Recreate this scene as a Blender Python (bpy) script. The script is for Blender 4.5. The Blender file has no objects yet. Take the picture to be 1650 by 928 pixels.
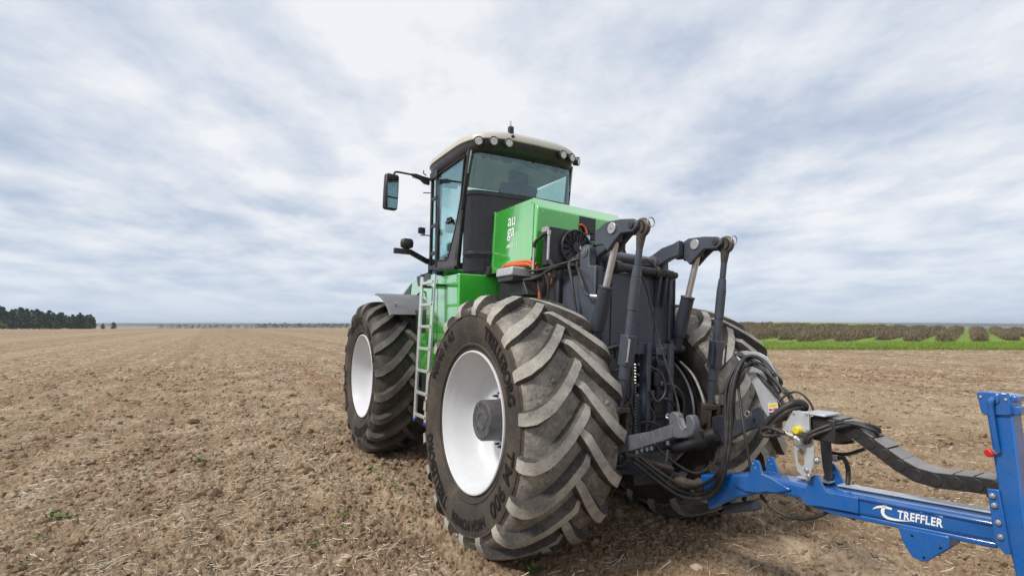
import bpy, bmesh, math, random
import numpy as np
from mathutils import Matrix, Vector

S = bpy.context.scene
COL = S.collection
R = math.radians
rnd = random.Random(7)

# ------------------------------------------------------------------ camera
cam = bpy.data.cameras.new('camera')
cam.sensor_width = 36.0
cam.lens = 18.0
cam.clip_start = 0.05
cam.clip_end = 20000
co = bpy.data.objects.new('camera', cam)
COL.objects.link(co)
co.location = (0, 0, 1.76)
co.rotation_euler = (R(90 + 4.02), 0, 0)
S.camera = co

# ------------------------------------------------------------------ light
SUN_EL, SUN_AZ = 48.0, 238.0          # azimuth clockwise from +Y
az = R(SUN_AZ)
sun_dir = Vector((math.sin(az) * math.cos(R(SUN_EL)), math.cos(az) * math.cos(R(SUN_EL)), math.sin(R(SUN_EL))))
sl = bpy.data.lights.new('sun', 'SUN')
sl.energy = 3.2
sl.angle = R(10)
sl.color = (1.0, 0.955, 0.89)
so = bpy.data.objects.new('sun', sl)
COL.objects.link(so)
so.rotation_euler = sun_dir.to_track_quat('Z', 'Y').to_euler()

S.view_settings.view_transform = 'Standard'
S.view_settings.look = 'None'
S.view_settings.exposure = 0.0
S.view_settings.gamma = 1.0
S.render.engine = 'CYCLES'
S.cycles.max_bounces = 6
S.cycles.transparent_max_bounces = 12
S.cycles.use_denoising = True

# ------------------------------------------------------------------ node helpers
class NT:
    def __init__(s, tree):
        s.t = tree
        s.n = tree.nodes
        s.l = tree.links
    def new(s, typ, **kw):
        n = s.n.new(typ)
        for k, v in kw.items():
            setattr(n, k, v)
        return n
    def put(s, sock, v):
        if hasattr(v, 'is_output') or isinstance(v, bpy.types.NodeSocket):
            s.l.new(v, sock)
        else:
            sock.default_value = v
    def math(s, op, a, b=0.0, c=None, clamp=False):
        n = s.new('ShaderNodeMath', operation=op, use_clamp=clamp)
        s.put(n.inputs[0], a); s.put(n.inputs[1], b)
        if c is not None:
            s.put(n.inputs[2], c)
        return n.outputs[0]
    def noise(s, vec, scale, detail=4, rough=0.55, dist=0.0):
        n = s.new('ShaderNodeTexNoise')
        if vec is not None:
            s.l.new(vec, n.inputs['Vector'])
        n.inputs['Scale'].default_value = scale
        n.inputs['Detail'].default_value = detail
        n.inputs['Roughness'].default_value = rough
        n.inputs['Distortion'].default_value = dist
        return n.outputs['Fac']
    def ramp(s, fac, stops, interp='LINEAR'):
        n = s.new('ShaderNodeValToRGB')
        n.color_ramp.interpolation = interp
        e = n.color_ramp.elements
        while len(e) < len(stops):
            e.new(0.5)
        for q, (p, c) in zip(e, stops):
            q.position = p
            q.color = (*c, 1) if len(c) == 3 else c
        s.put(n.inputs[0], fac)
        return n.outputs[0]
    def mix(s, fac, a, b, mode='MIX'):
        n = s.new('ShaderNodeMix', data_type='RGBA', blend_type=mode)
        s.put(n.inputs[0], fac)
        for k, v in ((6, a), (7, b)):
            if isinstance(v, (tuple, list)):
                v = (*v, 1) if len(v) == 3 else v
            s.put(n.inputs[k], v)
        return n.outputs[2]
    def mapr(s, v, a, b, c=0.0, d=1.0):
        n = s.new('ShaderNodeMapRange')
        s.put(n.inputs[0], v)
        n.inputs[1].default_value = a; n.inputs[2].default_value = b
        n.inputs[3].default_value = c; n.inputs[4].default_value = d
        return n.outputs[0]

# ------------------------------------------------------------------ sky
W = bpy.data.worlds.new('World')
S.world = W
W.use_nodes = True
w = NT(W.node_tree)
w.n.clear()
out = w.new('ShaderNodeOutputWorld')
bg = w.new('ShaderNodeBackground')
bg.inputs['Strength'].default_value = 0.1
w.l.new(bg.outputs[0], out.inputs[0])
sky = w.new('ShaderNodeTexSky', sky_type='NISHITA')
sky.sun_disc = False
sky.sun_elevation = R(SUN_EL)
sky.sun_rotation = R(SUN_AZ)
tc = w.new('ShaderNodeTexCoord')
sep = w.new('ShaderNodeSeparateXYZ')
w.l.new(tc.outputs['Generated'], sep.inputs[0])
zc = w.math('MAXIMUM', sep.outputs[2], 0.0)
den = w.math('ADD', zc, 0.16)
cx = w.math('DIVIDE', sep.outputs[0], den)
cy = w.math('DIVIDE', sep.outputs[1], den)
cmb = w.new('ShaderNodeCombineXYZ')
w.l.new(cx, cmb.inputs[0]); w.l.new(cy, cmb.inputs[1])
mp = w.new('ShaderNodeMapping')
mp.inputs['Rotation'].default_value = (0, 0, R(15))
mp.inputs['Scale'].default_value = (0.9, 0.7, 1.0)
mp.inputs['Location'].default_value = (1.1, 9.7, 2.4)
w.l.new(cmb.outputs[0], mp.inputs[0])
n1 = w.noise(mp.outputs[0], 0.85, 10, 0.58, 0.15)
n2 = w.noise(mp.outputs[0], 3.4, 10, 0.60, 0.1)
n3 = w.noise(mp.outputs[0], 0.3, 3, 0.5, 0.2)
nn = w.math('ADD', w.math('MULTIPLY', n1, 0.52), w.math('ADD', w.math('MULTIPLY', n2, 0.42), w.math('MULTIPLY', n3, 0.16)))
cl = w.ramp(nn, [(0.385, (4.7, 5.5, 6.9)), (0.46, (5.9, 6.65, 7.9)), (0.53, (7.6, 8.05, 8.85)), (0.615, (9.4, 9.55, 9.85))])
hz = w.mapr(zc, 0.0, 0.20, 1.0, 0.0)
hz2 = w.math('POWER', hz, 1.6)
cl = w.mix(w.math('MULTIPLY', hz2, 0.85), cl, (5.9, 6.95, 8.5))
cl = w.mix(0.08, cl, sky.outputs[0])
w.l.new(cl, bg.inputs['Color'])

# ------------------------------------------------------------------ materials
def principled(name):
    m = bpy.data.materials.new(name)
    m.use_nodes = True
    t = NT(m.node_tree)
    t.b = t.n['Principled BSDF']
    t.tc = t.new('ShaderNodeTexCoord')
    t.obj = t.tc.outputs['Object']
    return m, t

def paint(name, col, rough=0.35, metal=0.0, var=0.12, scale=6.0, dust=0.0, dustcol=(0.30, 0.245, 0.18), coat=0.0,
          bump=0.0, bscale=60.0, coat_ior=1.5, spec=0.5, chips=None):
    m, t = principled(name)
    b = t.b
    n = t.noise(t.obj, scale, 5, 0.6)
    f = t.mapr(n, 0.3, 0.7, 1 - var, 1 + var)
    c = t.mix(1.0, col, (1, 1, 1), 'MULTIPLY')
    comb = t.new('ShaderNodeVectorMath', operation='SCALE')
    t.l.new(c, comb.inputs[0]); t.l.new(f, comb.inputs[3])
    c = comb.outputs[0]
    rg = t.mapr(t.noise(t.obj, scale * 3.1, 5, 0.6), 0.3, 0.7, max(0.03, rough - 0.10), rough + 0.12)
    if chips:
        cf = t.mapr(t.noise(t.obj, 34, 6, 0.7), 0.66, 0.70)
        c = t.mix(cf, c, chips)
    if dust > 0:
        geo = t.new('ShaderNodeNewGeometry')
        sp = t.new('ShaderNodeSeparateXYZ')
        t.l.new(geo.outputs['Normal'], sp.inputs[0])
        up = t.mapr(sp.outputs[2], -0.1, 0.9, 0.35, 1.0)
        dn = t.mapr(t.noise(t.obj, 9, 8, 0.68), 0.38, 0.72)
        df = t.math('MULTIPLY', t.math('MULTIPLY', up, dn), dust)
        c = t.mix(df, c, dustcol)
        rg = t.math('ADD', rg, t.math('MULTIPLY', df, 0.5), clamp=True)
    t.l.new(c, b.inputs['Base Color'])
    t.l.new(rg, b.inputs['Roughness'])
    b.inputs['Metallic'].default_value = metal
    b.inputs['Specular IOR Level'].default_value = spec
    if coat:
        b.inputs['Coat Weight'].default_value = coat
        b.inputs['Coat IOR'].default_value = coat_ior
        b.inputs['Coat Roughness'].default_value = 0.06
    if bump:
        bn = t.new('ShaderNodeBump')
        bn.inputs['Strength'].default_value = bump
        bn.inputs['Distance'].default_value = 0.004
        t.l.new(t.noise(t.obj, bscale, 5, 0.65), bn.inputs['Height'])
        t.l.new(bn.outputs[0], b.inputs['Normal'])
    return m

def glaze(m):
    """deep clear lacquer: mirror-like towards glancing angles"""
    t = NT(m.node_tree)
    o = [n for n in t.n if n.type == 'OUTPUT_MATERIAL'][0]
    b = t.n['Principled BSDF']
    lw = t.new('ShaderNodeLayerWeight'); lw.inputs[0].default_value = 0.5
    gl = t.new('ShaderNodeBsdfGlossy'); gl.inputs['Roughness'].default_value = 0.10; gl.inputs['Color'].default_value = (0.95, 1.0, 0.96, 1)
    f = t.math('MULTIPLY', t.math('POWER', lw.outputs['Facing'], 2.0), 1.25, clamp=True)
    mx = t.new('ShaderNodeMixShader')
    t.l.new(f, mx.inputs[0]); t.l.new(b.outputs[0], mx.inputs[1]); t.l.new(gl.outputs[0], mx.inputs[2])
    t.l.new(mx.outputs[0], o.inputs[0])
M = {}
M['green'] = paint('green_paint', (0.048, 0.50, 0.040), 0.30, var=0.07, scale=2, dust=0.10, coat=1.0, coat_ior=1.5, bump=0.03, bscale=3)
glaze(M['green'])
M['black'] = paint('black_plastic', (0.022, 0.023, 0.027), 0.42, var=0.2, dust=0.12)
M['blackgloss'] = paint('black_gloss', (0.012, 0.013, 0.016), 0.2, var=0.2, dust=0.06)
M['grey'] = paint('slate_grey_paint', (0.050, 0.062, 0.084), 0.36, var=0.16, scale=4, dust=0.16, bump=0.06)
M['navy'] = paint('navy_grey_paint', (0.026, 0.033, 0.050), 0.42, var=0.2, scale=5, dust=0.22, bump=0.06)
M['cast'] = paint('cast_grey_steel', (0.125, 0.135, 0.155), 0.5, 0.3, var=0.2, scale=12, dust=0.2, bump=0.35, bscale=120)
M['chrome'] = paint('chromed_steel', (0.56, 0.56, 0.57), 0.30, 0.75, var=0.08, dust=0.12)
M['steel'] = paint('zinc_steel', (0.55, 0.54, 0.52), 0.38, 0.85, var=0.15, scale=20, dust=0.15)
M['galv'] = paint('galvanised_steel', (0.50, 0.53, 0.56), 0.46, 0.35, var=0.14, scale=14, dust=0.18, bump=0.05, bscale=30)
M['brass'] = paint('greasy_steel', (0.085, 0.078, 0.062), 0.5, 0.4, var=0.3, scale=30)
M['rubber'] = paint('hose_rubber', (0.020, 0.019, 0.019), 0.48, var=0.3, scale=18, dust=0.30, dustcol=(0.22, 0.19, 0.155))
M['orange'] = paint('orange_conduit', (0.62, 0.115, 0.018), 0.45, var=0.15, scale=20, dust=0.2)
M['red'] = paint('red_plastic', (0.60, 0.03, 0.025), 0.35, var=0.1)
M['rust'] = paint('brown_rusty_steel', (0.045, 0.030, 0.023), 0.65, 0.2, var=0.4, scale=25, dust=0.3, bump=0.3)
M['white'] = paint('white_paint', (0.66, 0.67, 0.69), 0.36, var=0.03, scale=4, dust=0.22, dustcol=(0.42, 0.37, 0.31))
M['decal'] = paint('white_decal', (0.82, 0.83, 0.82), 0.4, var=0.02)
M['cream'] = paint('cream_roof_plastic', (0.55, 0.535, 0.48), 0.34, var=0.05, scale=3, dust=0.15)
M['blue'] = paint('blue_paint', (0.004, 0.105, 0.37), 0.27, var=0.10, scale=3, dust=0.30, dustcol=(0.20, 0.21, 0.24), bump=0.05, bscale=8, coat=0.7, coat_ior=1.5, chips=None)
M['yellow'] = paint('yellow_plastic', (0.75, 0.62, 0.03), 0.4, var=0.1)
M['hub'] = paint('hub_grey', (0.075, 0.076, 0.084), 0.5, 0.1, var=0.2, scale=14, dust=0.25, bump=0.25, bscale=50)
M['fender'] = paint('grey_fender_plastic', (0.115, 0.12, 0.135), 0.42, var=0.15, scale=6, dust=0.25)
M['alu'] = paint('ladder_aluminium', (0.72, 0.78, 0.74), 0.34, 0.7, var=0.1, scale=12, dust=0.12)
M['letter'] = paint('blue_lettering', (0.03, 0.06, 0.20), 0.5)
M['bluecap'] = paint('blue_cap', (0.02, 0.05, 0.22), 0.5)
M['ledlens'] = paint('lamp_reflector', (0.50, 0.48, 0.42), 0.16, 0.6, var=0.45, scale=70)
M['seat'] = paint('dark_seat_cloth', (0.03, 0.033, 0.038), 0.9, var=0.2)
M['liner'] = paint('grey_cab_lining', (0.42, 0.46, 0.48), 0.8, var=0.1)
M['chain'] = paint('black_energy_chain', (0.016, 0.016, 0.018), 0.5, var=0.3, scale=20, dust=0.15)
M['chaintop'] = paint('dusty_chain_lid', (0.20, 0.20, 0.20), 0.5, var=0.25, scale=10, dust=0.55)
M['warn'] = paint('label_pink', (0.55, 0.10, 0.16), 0.5)

def glass(name, tint, refl=0.12):
    m = bpy.data.materials.new(name)
    m.use_nodes = True
    t = NT(m.node_tree)
    t.n.clear()
    o = t.new('ShaderNodeOutputMaterial')
    tr = t.new('ShaderNodeBsdfTransparent'); tr.inputs[0].default_value = (*tint, 1)
    gl = t.new('ShaderNodeBsdfGlossy'); gl.inputs['Color'].default_value = (0.72, 0.93, 0.96, 1); gl.inputs['Roughness'].default_value = 0.02
    lw = t.new('ShaderNodeLayerWeight'); lw.inputs[0].default_value = 0.35
    f = t.math('ADD', t.math('MULTIPLY', lw.outputs['Fresnel'], 0.55), refl, clamp=True)
    mx = t.new('ShaderNodeMixShader')
    t.l.new(f, mx.inputs[0]); t.l.new(tr.outputs[0], mx.inputs[1]); t.l.new(gl.outputs[0], mx.inputs[2])
    t.l.new(mx.outputs[0], o.inputs[0])
    return m
M['glass'] = glass('teal_tinted_glass', (0.64, 0.86, 0.82), 0.11)
M['sideglass'] = glass('pale_tinted_glass', (0.92, 0.97, 0.96), 0.05)
m, t = principled('mirror_glass')
t.b.inputs['Metallic'].default_value = 1.0
t.b.inputs['Roughness'].default_value = 0.02
t.b.inputs['Base Color'].default_value = (0.55, 0.58, 0.60, 1)
M['mirror'] = m

def tyre_mat(name, lo, hi, side):
    m, t = principled(name)
    n1 = t.noise(t.obj, 3.2, 7, 0.62)
    n2 = t.noise(t.obj, 40, 8, 0.72)
    n3 = t.noise(t.obj, 11, 6, 0.65)
    f = t.math('ADD', t.math('MULTIPLY', n1, 0.5), t.math('ADD', t.math('MULTIPLY', n2, 0.28), t.math('MULTIPLY', n3, 0.28)))
    c = t.ramp(f, [(0.36, lo), (0.52, side), (0.66, hi)])
    t.l.new(c, t.b.inputs['Base Color'])
    t.b.inputs['Roughness'].default_value = 0.72
    t.b.inputs['Specular IOR Level'].default_value = 0.35
    bn = t.new('ShaderNodeBump'); bn.inputs['Strength'].default_value = 0.55; bn.inputs['Distance'].default_value = 0.010
    t.l.new(t.math('ADD', n2, n3), bn.inputs['Height'])
    t.l.new(bn.outputs[0], t.b.inputs['Normal'])
    return m
M['t_side'] = tyre_mat('tyre_sidewall', (0.030, 0.026, 0.023), (0.105, 0.080, 0.058), (0.054, 0.045, 0.037))
M['t_floor'] = tyre_mat('tyre_tread_floor_dusty', (0.040, 0.036, 0.032), (0.36, 0.33, 0.28), (0.185, 0.168, 0.142))
M['t_top'] = tyre_mat('tyre_lug_face_worn', (0.10, 0.093, 0.082), (0.50, 0.47, 0.41), (0.335, 0.313, 0.272))
M['t_flank'] = tyre_mat('tyre_lug_flank', (0.018, 0.017, 0.016), (0.16, 0.142, 0.115), (0.058, 0.052, 0.045))
M['f_floor'] = tyre_mat('front_tread_floor', (0.020, 0.018, 0.017), (0.11, 0.095, 0.078), (0.046, 0.041, 0.036))
M['f_top'] = tyre_mat('front_lug_face', (0.045, 0.041, 0.037), (0.19, 0.17, 0.145), (0.105, 0.096, 0.084))
M['t_text'] = paint('tyre_lettering', (0.022, 0.020, 0.019), 0.9, var=0.2, spec=0.1)

# ------------------------------------------------------------------ objects and mesh building
WM = {}
def place(o, parent=None, mw=None):
    """put object o at world matrix mw under parent"""
    mw = mw if mw is not None else Matrix.Identity(4)
    COL.objects.link(o)
    if parent is not None:
        o.parent = parent
        o.matrix_basis = WM[parent.name].inverted() @ mw
    else:
        o.matrix_basis = mw
    WM[o.name] = mw
    return o

def thing(name, label, cat, mw=None, group=None):
    o = bpy.data.objects.new(name, None)
    o.empty_display_size = 0.2
    place(o, None, mw)
    o['label'] = label; o['category'] = cat
    if group:
        o['group'] = group
    return o

def tag(o, label=None, cat=None, group=None, kind=None):
    for k, v in (('label', label), ('category', cat), ('group', group), ('kind', kind)):
        if v:
            o[k] = v
    return o

def spline(p, k=6):
    p = [Vector(q) for q in p]
    if len(p) < 3:
        return p
    q = [p[0] * 2 - p[1]] + p + [p[-1] * 2 - p[-2]]
    r = []
    for i in range(1, len(q) - 2):
        a, b, c, d = q[i - 1], q[i], q[i + 1], q[i + 2]
        for j in range(k):
            t = j / k
            r.append(0.5 * ((2 * b) + (c - a) * t + (2 * a - 5 * b + 4 * c - d) * t * t + (3 * b - a - 3 * c + d) * t ** 3))
    r.append(p[-1])
    return r

class MB:
    def __init__(s):
        s.v = []; s.f = []; s.m = []
    def add(s, vs, fs, mi=0):
        o = len(s.v)
        s.v += [tuple(q) for q in vs]
        s.f += [tuple(i + o for i in q) for q in fs]
        s.m += [mi] * len(fs)
        return s
    def box(s, c, d, rot=None, mi=0):
        x, y, z = d[0] / 2, d[1] / 2, d[2] / 2
        vs = [Vector((a * x, b * y, e * z)) for a in (-1, 1) for b in (-1, 1) for e in (-1, 1)]
        if rot is not None:
            vs = [rot @ q for q in vs]
        c = Vector(c)
        return s.add([q + c for q in vs], [(0, 1, 3, 2), (4, 6, 7, 5), (0, 4, 5, 1), (2, 3, 7, 6), (0, 2, 6, 4), (1, 5, 7, 3)], mi)
    def bar(s, p0, p1, wx, wz, up=(0, 0, 1), mi=0):
        p0, p1 = Vector(p0), Vector(p1)
        d = (p1 - p0)
        y = d.normalized(); x = y.cross(Vector(up)).normalized(); z = x.cross(y)
        return s.box((p0 + p1) / 2, (wx, d.length, wz), Matrix((x, y, z)).transposed(), mi)
    def prism(s, poly, axis, a0, a1, mi=0):
        n = len(poly)
        def P(q, a):
            return {'x': (a, q[0], q[1]), 'y': (q[0], a, q[1]), 'z': (q[0], q[1], a)}[axis]
        vs = [P(q, a0) for q in poly] + [P(q, a1) for q in poly]
        fs = [tuple(range(n)), tuple(range(2 * n - 1, n - 1, -1))] + [(i, i + n, (i + 1) % n + n, (i + 1) % n) for i in range(n)]
        return s.add(vs, fs, mi)
    def tube(s, path, r, n=9, k=6, mi=0, smooth=True):
        p = spline(path, k) if smooth else [Vector(q) for q in path]
        m_ = len(p)
        rr = r if isinstance(r, (list, tuple)) else [r] * m_
        if len(rr) != m_:
            rr = [rr[min(len(rr) - 1, int(i * len(rr) / m_))] for i in range(m_)]
        t0 = (p[1] - p[0]).normalized()
        ref = Vector((0, 0, 1)) if abs(t0.z) < 0.9 else Vector((1, 0, 0))
        u = t0.cross(ref).normalized()
        vs = []
        for i in range(m_):
            t = (p[min(i + 1, m_ - 1)] - p[max(i - 1, 0)]).normalized()
            u = (u - t * u.dot(t)).normalized()
            v = t.cross(u)
            for j in range(n):
                a = 2 * math.pi * j / n
                vs.append(p[i] + (u * math.cos(a) + v * math.sin(a)) * rr[i])
        fs = []
        for i in range(m_ - 1):
            for j in range(n):
                fs.append((i * n + j, i * n + (j + 1) % n, (i + 1) * n + (j + 1) % n, (i + 1) * n + j))
        fs.append(tuple(range(n - 1, -1, -1))); fs.append(tuple(range((m_ - 1) * n, m_ * n)))
        return s.add(vs, fs, mi)
    def cyl(s, p0, p1, r0, r1=None, n=24, mi=0):
        p0, p1 = Vector(p0), Vector(p1)
        r1 = r0 if r1 is None else r1
        t = (p1 - p0).normalized()
        u = t.cross(Vector((0, 0, 1)) if abs(t.z) < 0.9 else Vector((1, 0, 0))).normalized()
        v = t.cross(u)
        vs = []
        for p, r_ in ((p0, r0), (p1, r1)):
            for j in range(n):
                a = 2 * math.pi * j / n
                vs.append(p + (u * math.cos(a) + v * math.sin(a)) * r_)
        return s.add(vs, [(j, (j + 1) % n, (j + 1) % n + n, j + n) for j in range(n)] + [tuple(range(n - 1, -1, -1)), tuple(range(n, 2 * n))], mi)
    def rod(s, path, radii, n=20, mi=0):
        """turned rod along straight points with a radius at each"""
        for i in range(len(path) - 1):
            s.cyl(path[i], path[i + 1], radii[i][0], radii[i][1], n, mi)
        return s
    def lathe(s, prof, n=64, mi=0, mis=None, closed=False):
        """profile of (x, radius) around the local x axis; angle clockwise from top seen from -x"""
        vs = []
        for x, r_ in prof:
            for j in range(n):
                a = 2 * math.pi * j / n
                vs.append((x, -r_ * math.sin(a), r_ * math.cos(a)))
        k = len(prof)
        for i in range(k - 1 + (1 if closed else 0)):
            i2 = (i + 1) % k
            fs = [(i * n + j, i2 * n + j, i2 * n + (j + 1) % n, i * n + (j + 1) % n) for j in range(n)]
            o = len(s.v) if i == 0 else o
            if i == 0:
                s.v += vs
            s.f += [tuple(q + o for q in f) for f in fs]
            s.m += [mis[i] if mis else mi] * n
        return s
    def build(s, name, mats, parent=None, mw=None, bevel=0.0, angle=38, recalc=True, seg=2):
        me = bpy.data.meshes.new(name)
        me.from_pydata(s.v, [], s.f)
        mats = mats if isinstance(mats, (list, tuple)) else [mats]
        for q in mats:
            me.materials.append(q)
        me.polygons.foreach_set('material_index', s.m)
        if recalc:
            bm = bmesh.new(); bm.from_mesh(me)
            bmesh.ops.recalc_face_normals(bm, faces=bm.faces)
            bm.to_mesh(me); bm.free()
        me.polygons.foreach_set('use_smooth', [True] * len(me.polygons))
        me.set_sharp_from_angle(angle=R(angle))
        o = bpy.data.objects.new(name, me)
        if bevel:
            b = o.modifiers.new('bevel', 'BEVEL')
            b.width = bevel; b.segments = seg; b.limit_method = 'ANGLE'; b.angle_limit = R(40)
        return place(o, parent, mw)

def np_mesh(name, verts, faces, mats, mi=None, smooth=True):
    """fast mesh from numpy arrays; faces (n,3) or (n,4)"""
    me = bpy.data.meshes.new(name)
    nf, k = faces.shape
    me.vertices.add(len(verts)); me.vertices.foreach_set('co', np.ascontiguousarray(verts, np.float32).ravel())
    me.loops.add(nf * k); me.loops.foreach_set('vertex_index', np.ascontiguousarray(faces, np.int32).ravel())
    me.polygons.add(nf); me.polygons.foreach_set('loop_start', np.arange(nf, dtype=np.int32) * k)
    for q in (mats if isinstance(mats, (list, tuple)) else [mats]):
        me.materials.append(q)
    if mi is not None:
        me.polygons.foreach_set('material_index', np.ascontiguousarray(mi, np.int32))
    me.polygons.foreach_set('use_smooth', np.full(nf, smooth))
    me.update(calc_edges=True); me.validate()
    o = bpy.data.objects.new(name, me)
    return place(o)

def text_mesh(txt, size, bold=0.0, spacing=1.0):
    cu = bpy.data.curves.new('lettering', 'FONT')
    cu.body = txt; cu.size = size; cu.offset = bold; cu.space_character = spacing
    cu.resolution_u = 3
    ob = bpy.data.objects.new('lettering', cu)
    COL.objects.link(ob)
    dg = bpy.context.evaluated_depsgraph_get()
    me = bpy.data.meshes.new_from_object(ob.evaluated_get(dg))
    vs = [(q.co.x, q.co.y) for q in me.vertices]
    fs = [tuple(p.vertices) for p in me.polygons]
    bpy.data.objects.remove(ob); bpy.data.meshes.remove(me); bpy.data.curves.remove(cu)
    return vs, fs

def MX(o, B):
    return Matrix(((B[0][0], B[0][1], B[0][2], o[0]), (B[1][0], B[1][1], B[1][2], o[1]), (B[2][0], B[2][1], B[2][2], o[2]), (0, 0, 0, 1)))
# rear axle frame (leans 3.3 degrees to the right), front axle frame, level frame of the implement: x right, y ahead, z up
MR = MX((0.7811, 4.8617, 0.9042), np.array([[0.8628664072540788, -0.5029426489776035, 0.05010244576694189], [0.5020969365632858, 0.8643197856345712, 0.029154321367041224], [-0.057967486802534995, 0.0, 0.9983184714677967]]))
MF = MX((-0.9629, 7.8141, 1.0380), np.array([[0.8616722103567227, -0.507409554520813, 0.007519699458754015], [0.5073902339197667, 0.8617050214435275, 0.004427927489739979], [-0.008726535498373935, 0.0, 0.9999619230641714]]))
MI = MX((0.7811, 4.8617, 0.0), np.array([[0.8643197856345712, -0.5029426489776035, 0.0], [0.5029426489776035, 0.8643197856345712, -0.0], [0.0, 0.0, 1.0]]))

def split_pieces(o):
    """give every separate piece of a part an object of its own (pieces that touch stay together)"""
    me = o.data
    n = len(me.vertices)
    par = list(range(n))
    def fnd(a):
        while par[a] != a:
            par[a] = par[par[a]]; a = par[a]
        return a
    for p in me.polygons:
        v = p.vertices[0]
        for k in p.vertices[1:]:
            a, b_ = fnd(v), fnd(k)
            if a != b_: par[a] = b_
    comp = {}
    for i in range(n):
        comp.setdefault(fnd(i), []).append(i)
    def box(ids):
        c = [me.vertices[i].co for i in ids]
        return [min(q[k] for q in c) - .002 for k in range(3)], [max(q[k] for q in c) + .002 for k in range(3)]
    groups = [[ids, *box(ids)] for ids in comp.values()]
    ch = True
    while ch:
        ch = False
        for i in range(len(groups)):
            for j in range(i + 1, len(groups)):
                if all(groups[i][1][k] <= groups[j][2][k] and groups[j][1][k] <= groups[i][2][k] for k in range(3)):
                    ids = groups[i][0] + groups[j][0]; groups[i] = [ids, *box(ids)]; groups.pop(j); ch = True; break
            if ch: break
    if len(groups) < 2:
        return
    mats = list(me.materials)
    which = {}
    for gi, g in enumerate(groups):
        for i in g[0]: which[i] = gi
    kids = list(o.children)
    for gi, g in enumerate(groups):
        idx = {i: k for k, i in enumerate(g[0])}
        fs = [p for p in me.polygons if which[p.vertices[0]] == gi]
        m2 = bpy.data.meshes.new(me.name)
        m2.from_pydata([me.vertices[i].co[:] for i in g[0]], [], [[idx[i] for i in p.vertices] for p in fs])
        for q in mats: m2.materials.append(q)
        m2.polygons.foreach_set('material_index', [p.material_index for p in fs])
        m2.polygons.foreach_set('use_smooth', [True] * len(fs)); m2.set_sharp_from_angle(angle=R(38))
        if gi == 0:
            keep = m2
        else:
            c = o.copy(); c.data = m2; COL.objects.link(c)
    o.data = keep

# ================================================================== ground
OX, OY = 0.7811, 4.8617
UX, UY = -0.50294, 0.86432           # heading of the tractor and of the old seed rows
RX, RY = 0.86432, 0.50294
rng = np.random.default_rng(11)

def sstep(a, b, x):
    t = np.clip((x - a) / (b - a), 0, 1)
    return t * t * (3 - 2 * t)

def hash2(ix, iy, k):
    h = np.sin(ix * 127.1 + iy * 311.7 + k * 74.7) * 43758.5453
    return h - np.floor(h)

def vnoise(x, y, k=0):
    ix, iy = np.floor(x), np.floor(y)
    fx, fy = x - ix, y - iy
    fx = fx * fx * (3 - 2 * fx); fy = fy * fy * (3 - 2 * fy)
    a, b = hash2(ix, iy, k), hash2(ix + 1, iy, k)
    c, d = hash2(ix, iy + 1, k), hash2(ix + 1, iy + 1, k)
    return (a * (1 - fx) + b * fx) * (1 - fy) + (c * (1 - fx) + d * fx) * fy

def lumps(x, y, cell, k, prob=1.0, lo=0.25, hi=0.62):
    """height of a heap of irregular domes, one per cell"""
    wx = x + (vnoise(x / cell * 1.7, y / cell * 1.7, k + 5) - 0.5) * cell * 0.55
    wy = y + (vnoise(x / cell * 1.7, y / cell * 1.7, k + 9) - 0.5) * cell * 0.55
    X, Y = wx / cell, wy / cell
    ix, iy = np.floor(X), np.floor(Y)
    h = np.zeros_like(X)
    for dx in (-1, 0, 1):
        for dy in (-1, 0, 1):
            jx, jy = ix + dx, iy + dy
            r1 = hash2(jx, jy, k); r2 = hash2(jx, jy, k + 1); r3 = hash2(jx, jy, k + 2); r4 = hash2(jx, jy, k + 3)
            rad = lo + (hi - lo) * r3 * r3
            ex, ey = np.abs(X - jx - r1), np.abs(Y - jy - r2)
            e3 = np.abs((X - jx - r1) * (0.5 + r3 * .4) + (Y - jy - r2) * (r4 - .5) * 1.8)
            d2 = (0.45 * np.hypot(ex, ey) + 0.55 * np.maximum(np.maximum(ex, ey * (0.75 + 0.5 * r2)), e3 * 1.15)) ** 2
            v = np.sqrt(np.maximum(rad * rad - d2, 0)) * np.where(r4 < prob, 1.0, 0.0)
            h = np.maximum(h, v)
    return h * cell

def base_z(x, y):
    la = (x - OX) * RX + (y - OY) * RY
    lo = (x - OX) * UX + (y - OY) * UY
    tilt = (-0.050 - 0.058 * np.clip(la, -1.3, 1.5)) * (1 - sstep(0.9, 3.0, lo)) * (1 - sstep(2.0, 9.0, np.abs(la)))
    near = tilt * (1 - sstep(5, 14, -lo))
    d = np.hypot(x, y)
    far = -0.7 * sstep(45, 300, d) - 9.0 * sstep(310, 900, d)
    und = 0.10 * (vnoise(x * 0.07, y * 0.07, 40) - 0.5) * sstep(8, 40, d) + 0.5 * (vnoise(x * 0.012, y * 0.012, 41) - 0.5) * sstep(60, 200, d) * (1 - sstep(0, 40, x))
    # soft tyre tracks pressed behind the rear wheels
    tr = (np.exp(-((np.abs(la) - 0.92) / 0.33) ** 4)) * (1 - sstep(-0.6, 0.0, lo)) * (1 - sstep(6, 12, -lo))
    return near + far + und - 0.035 * tr, tr

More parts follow.
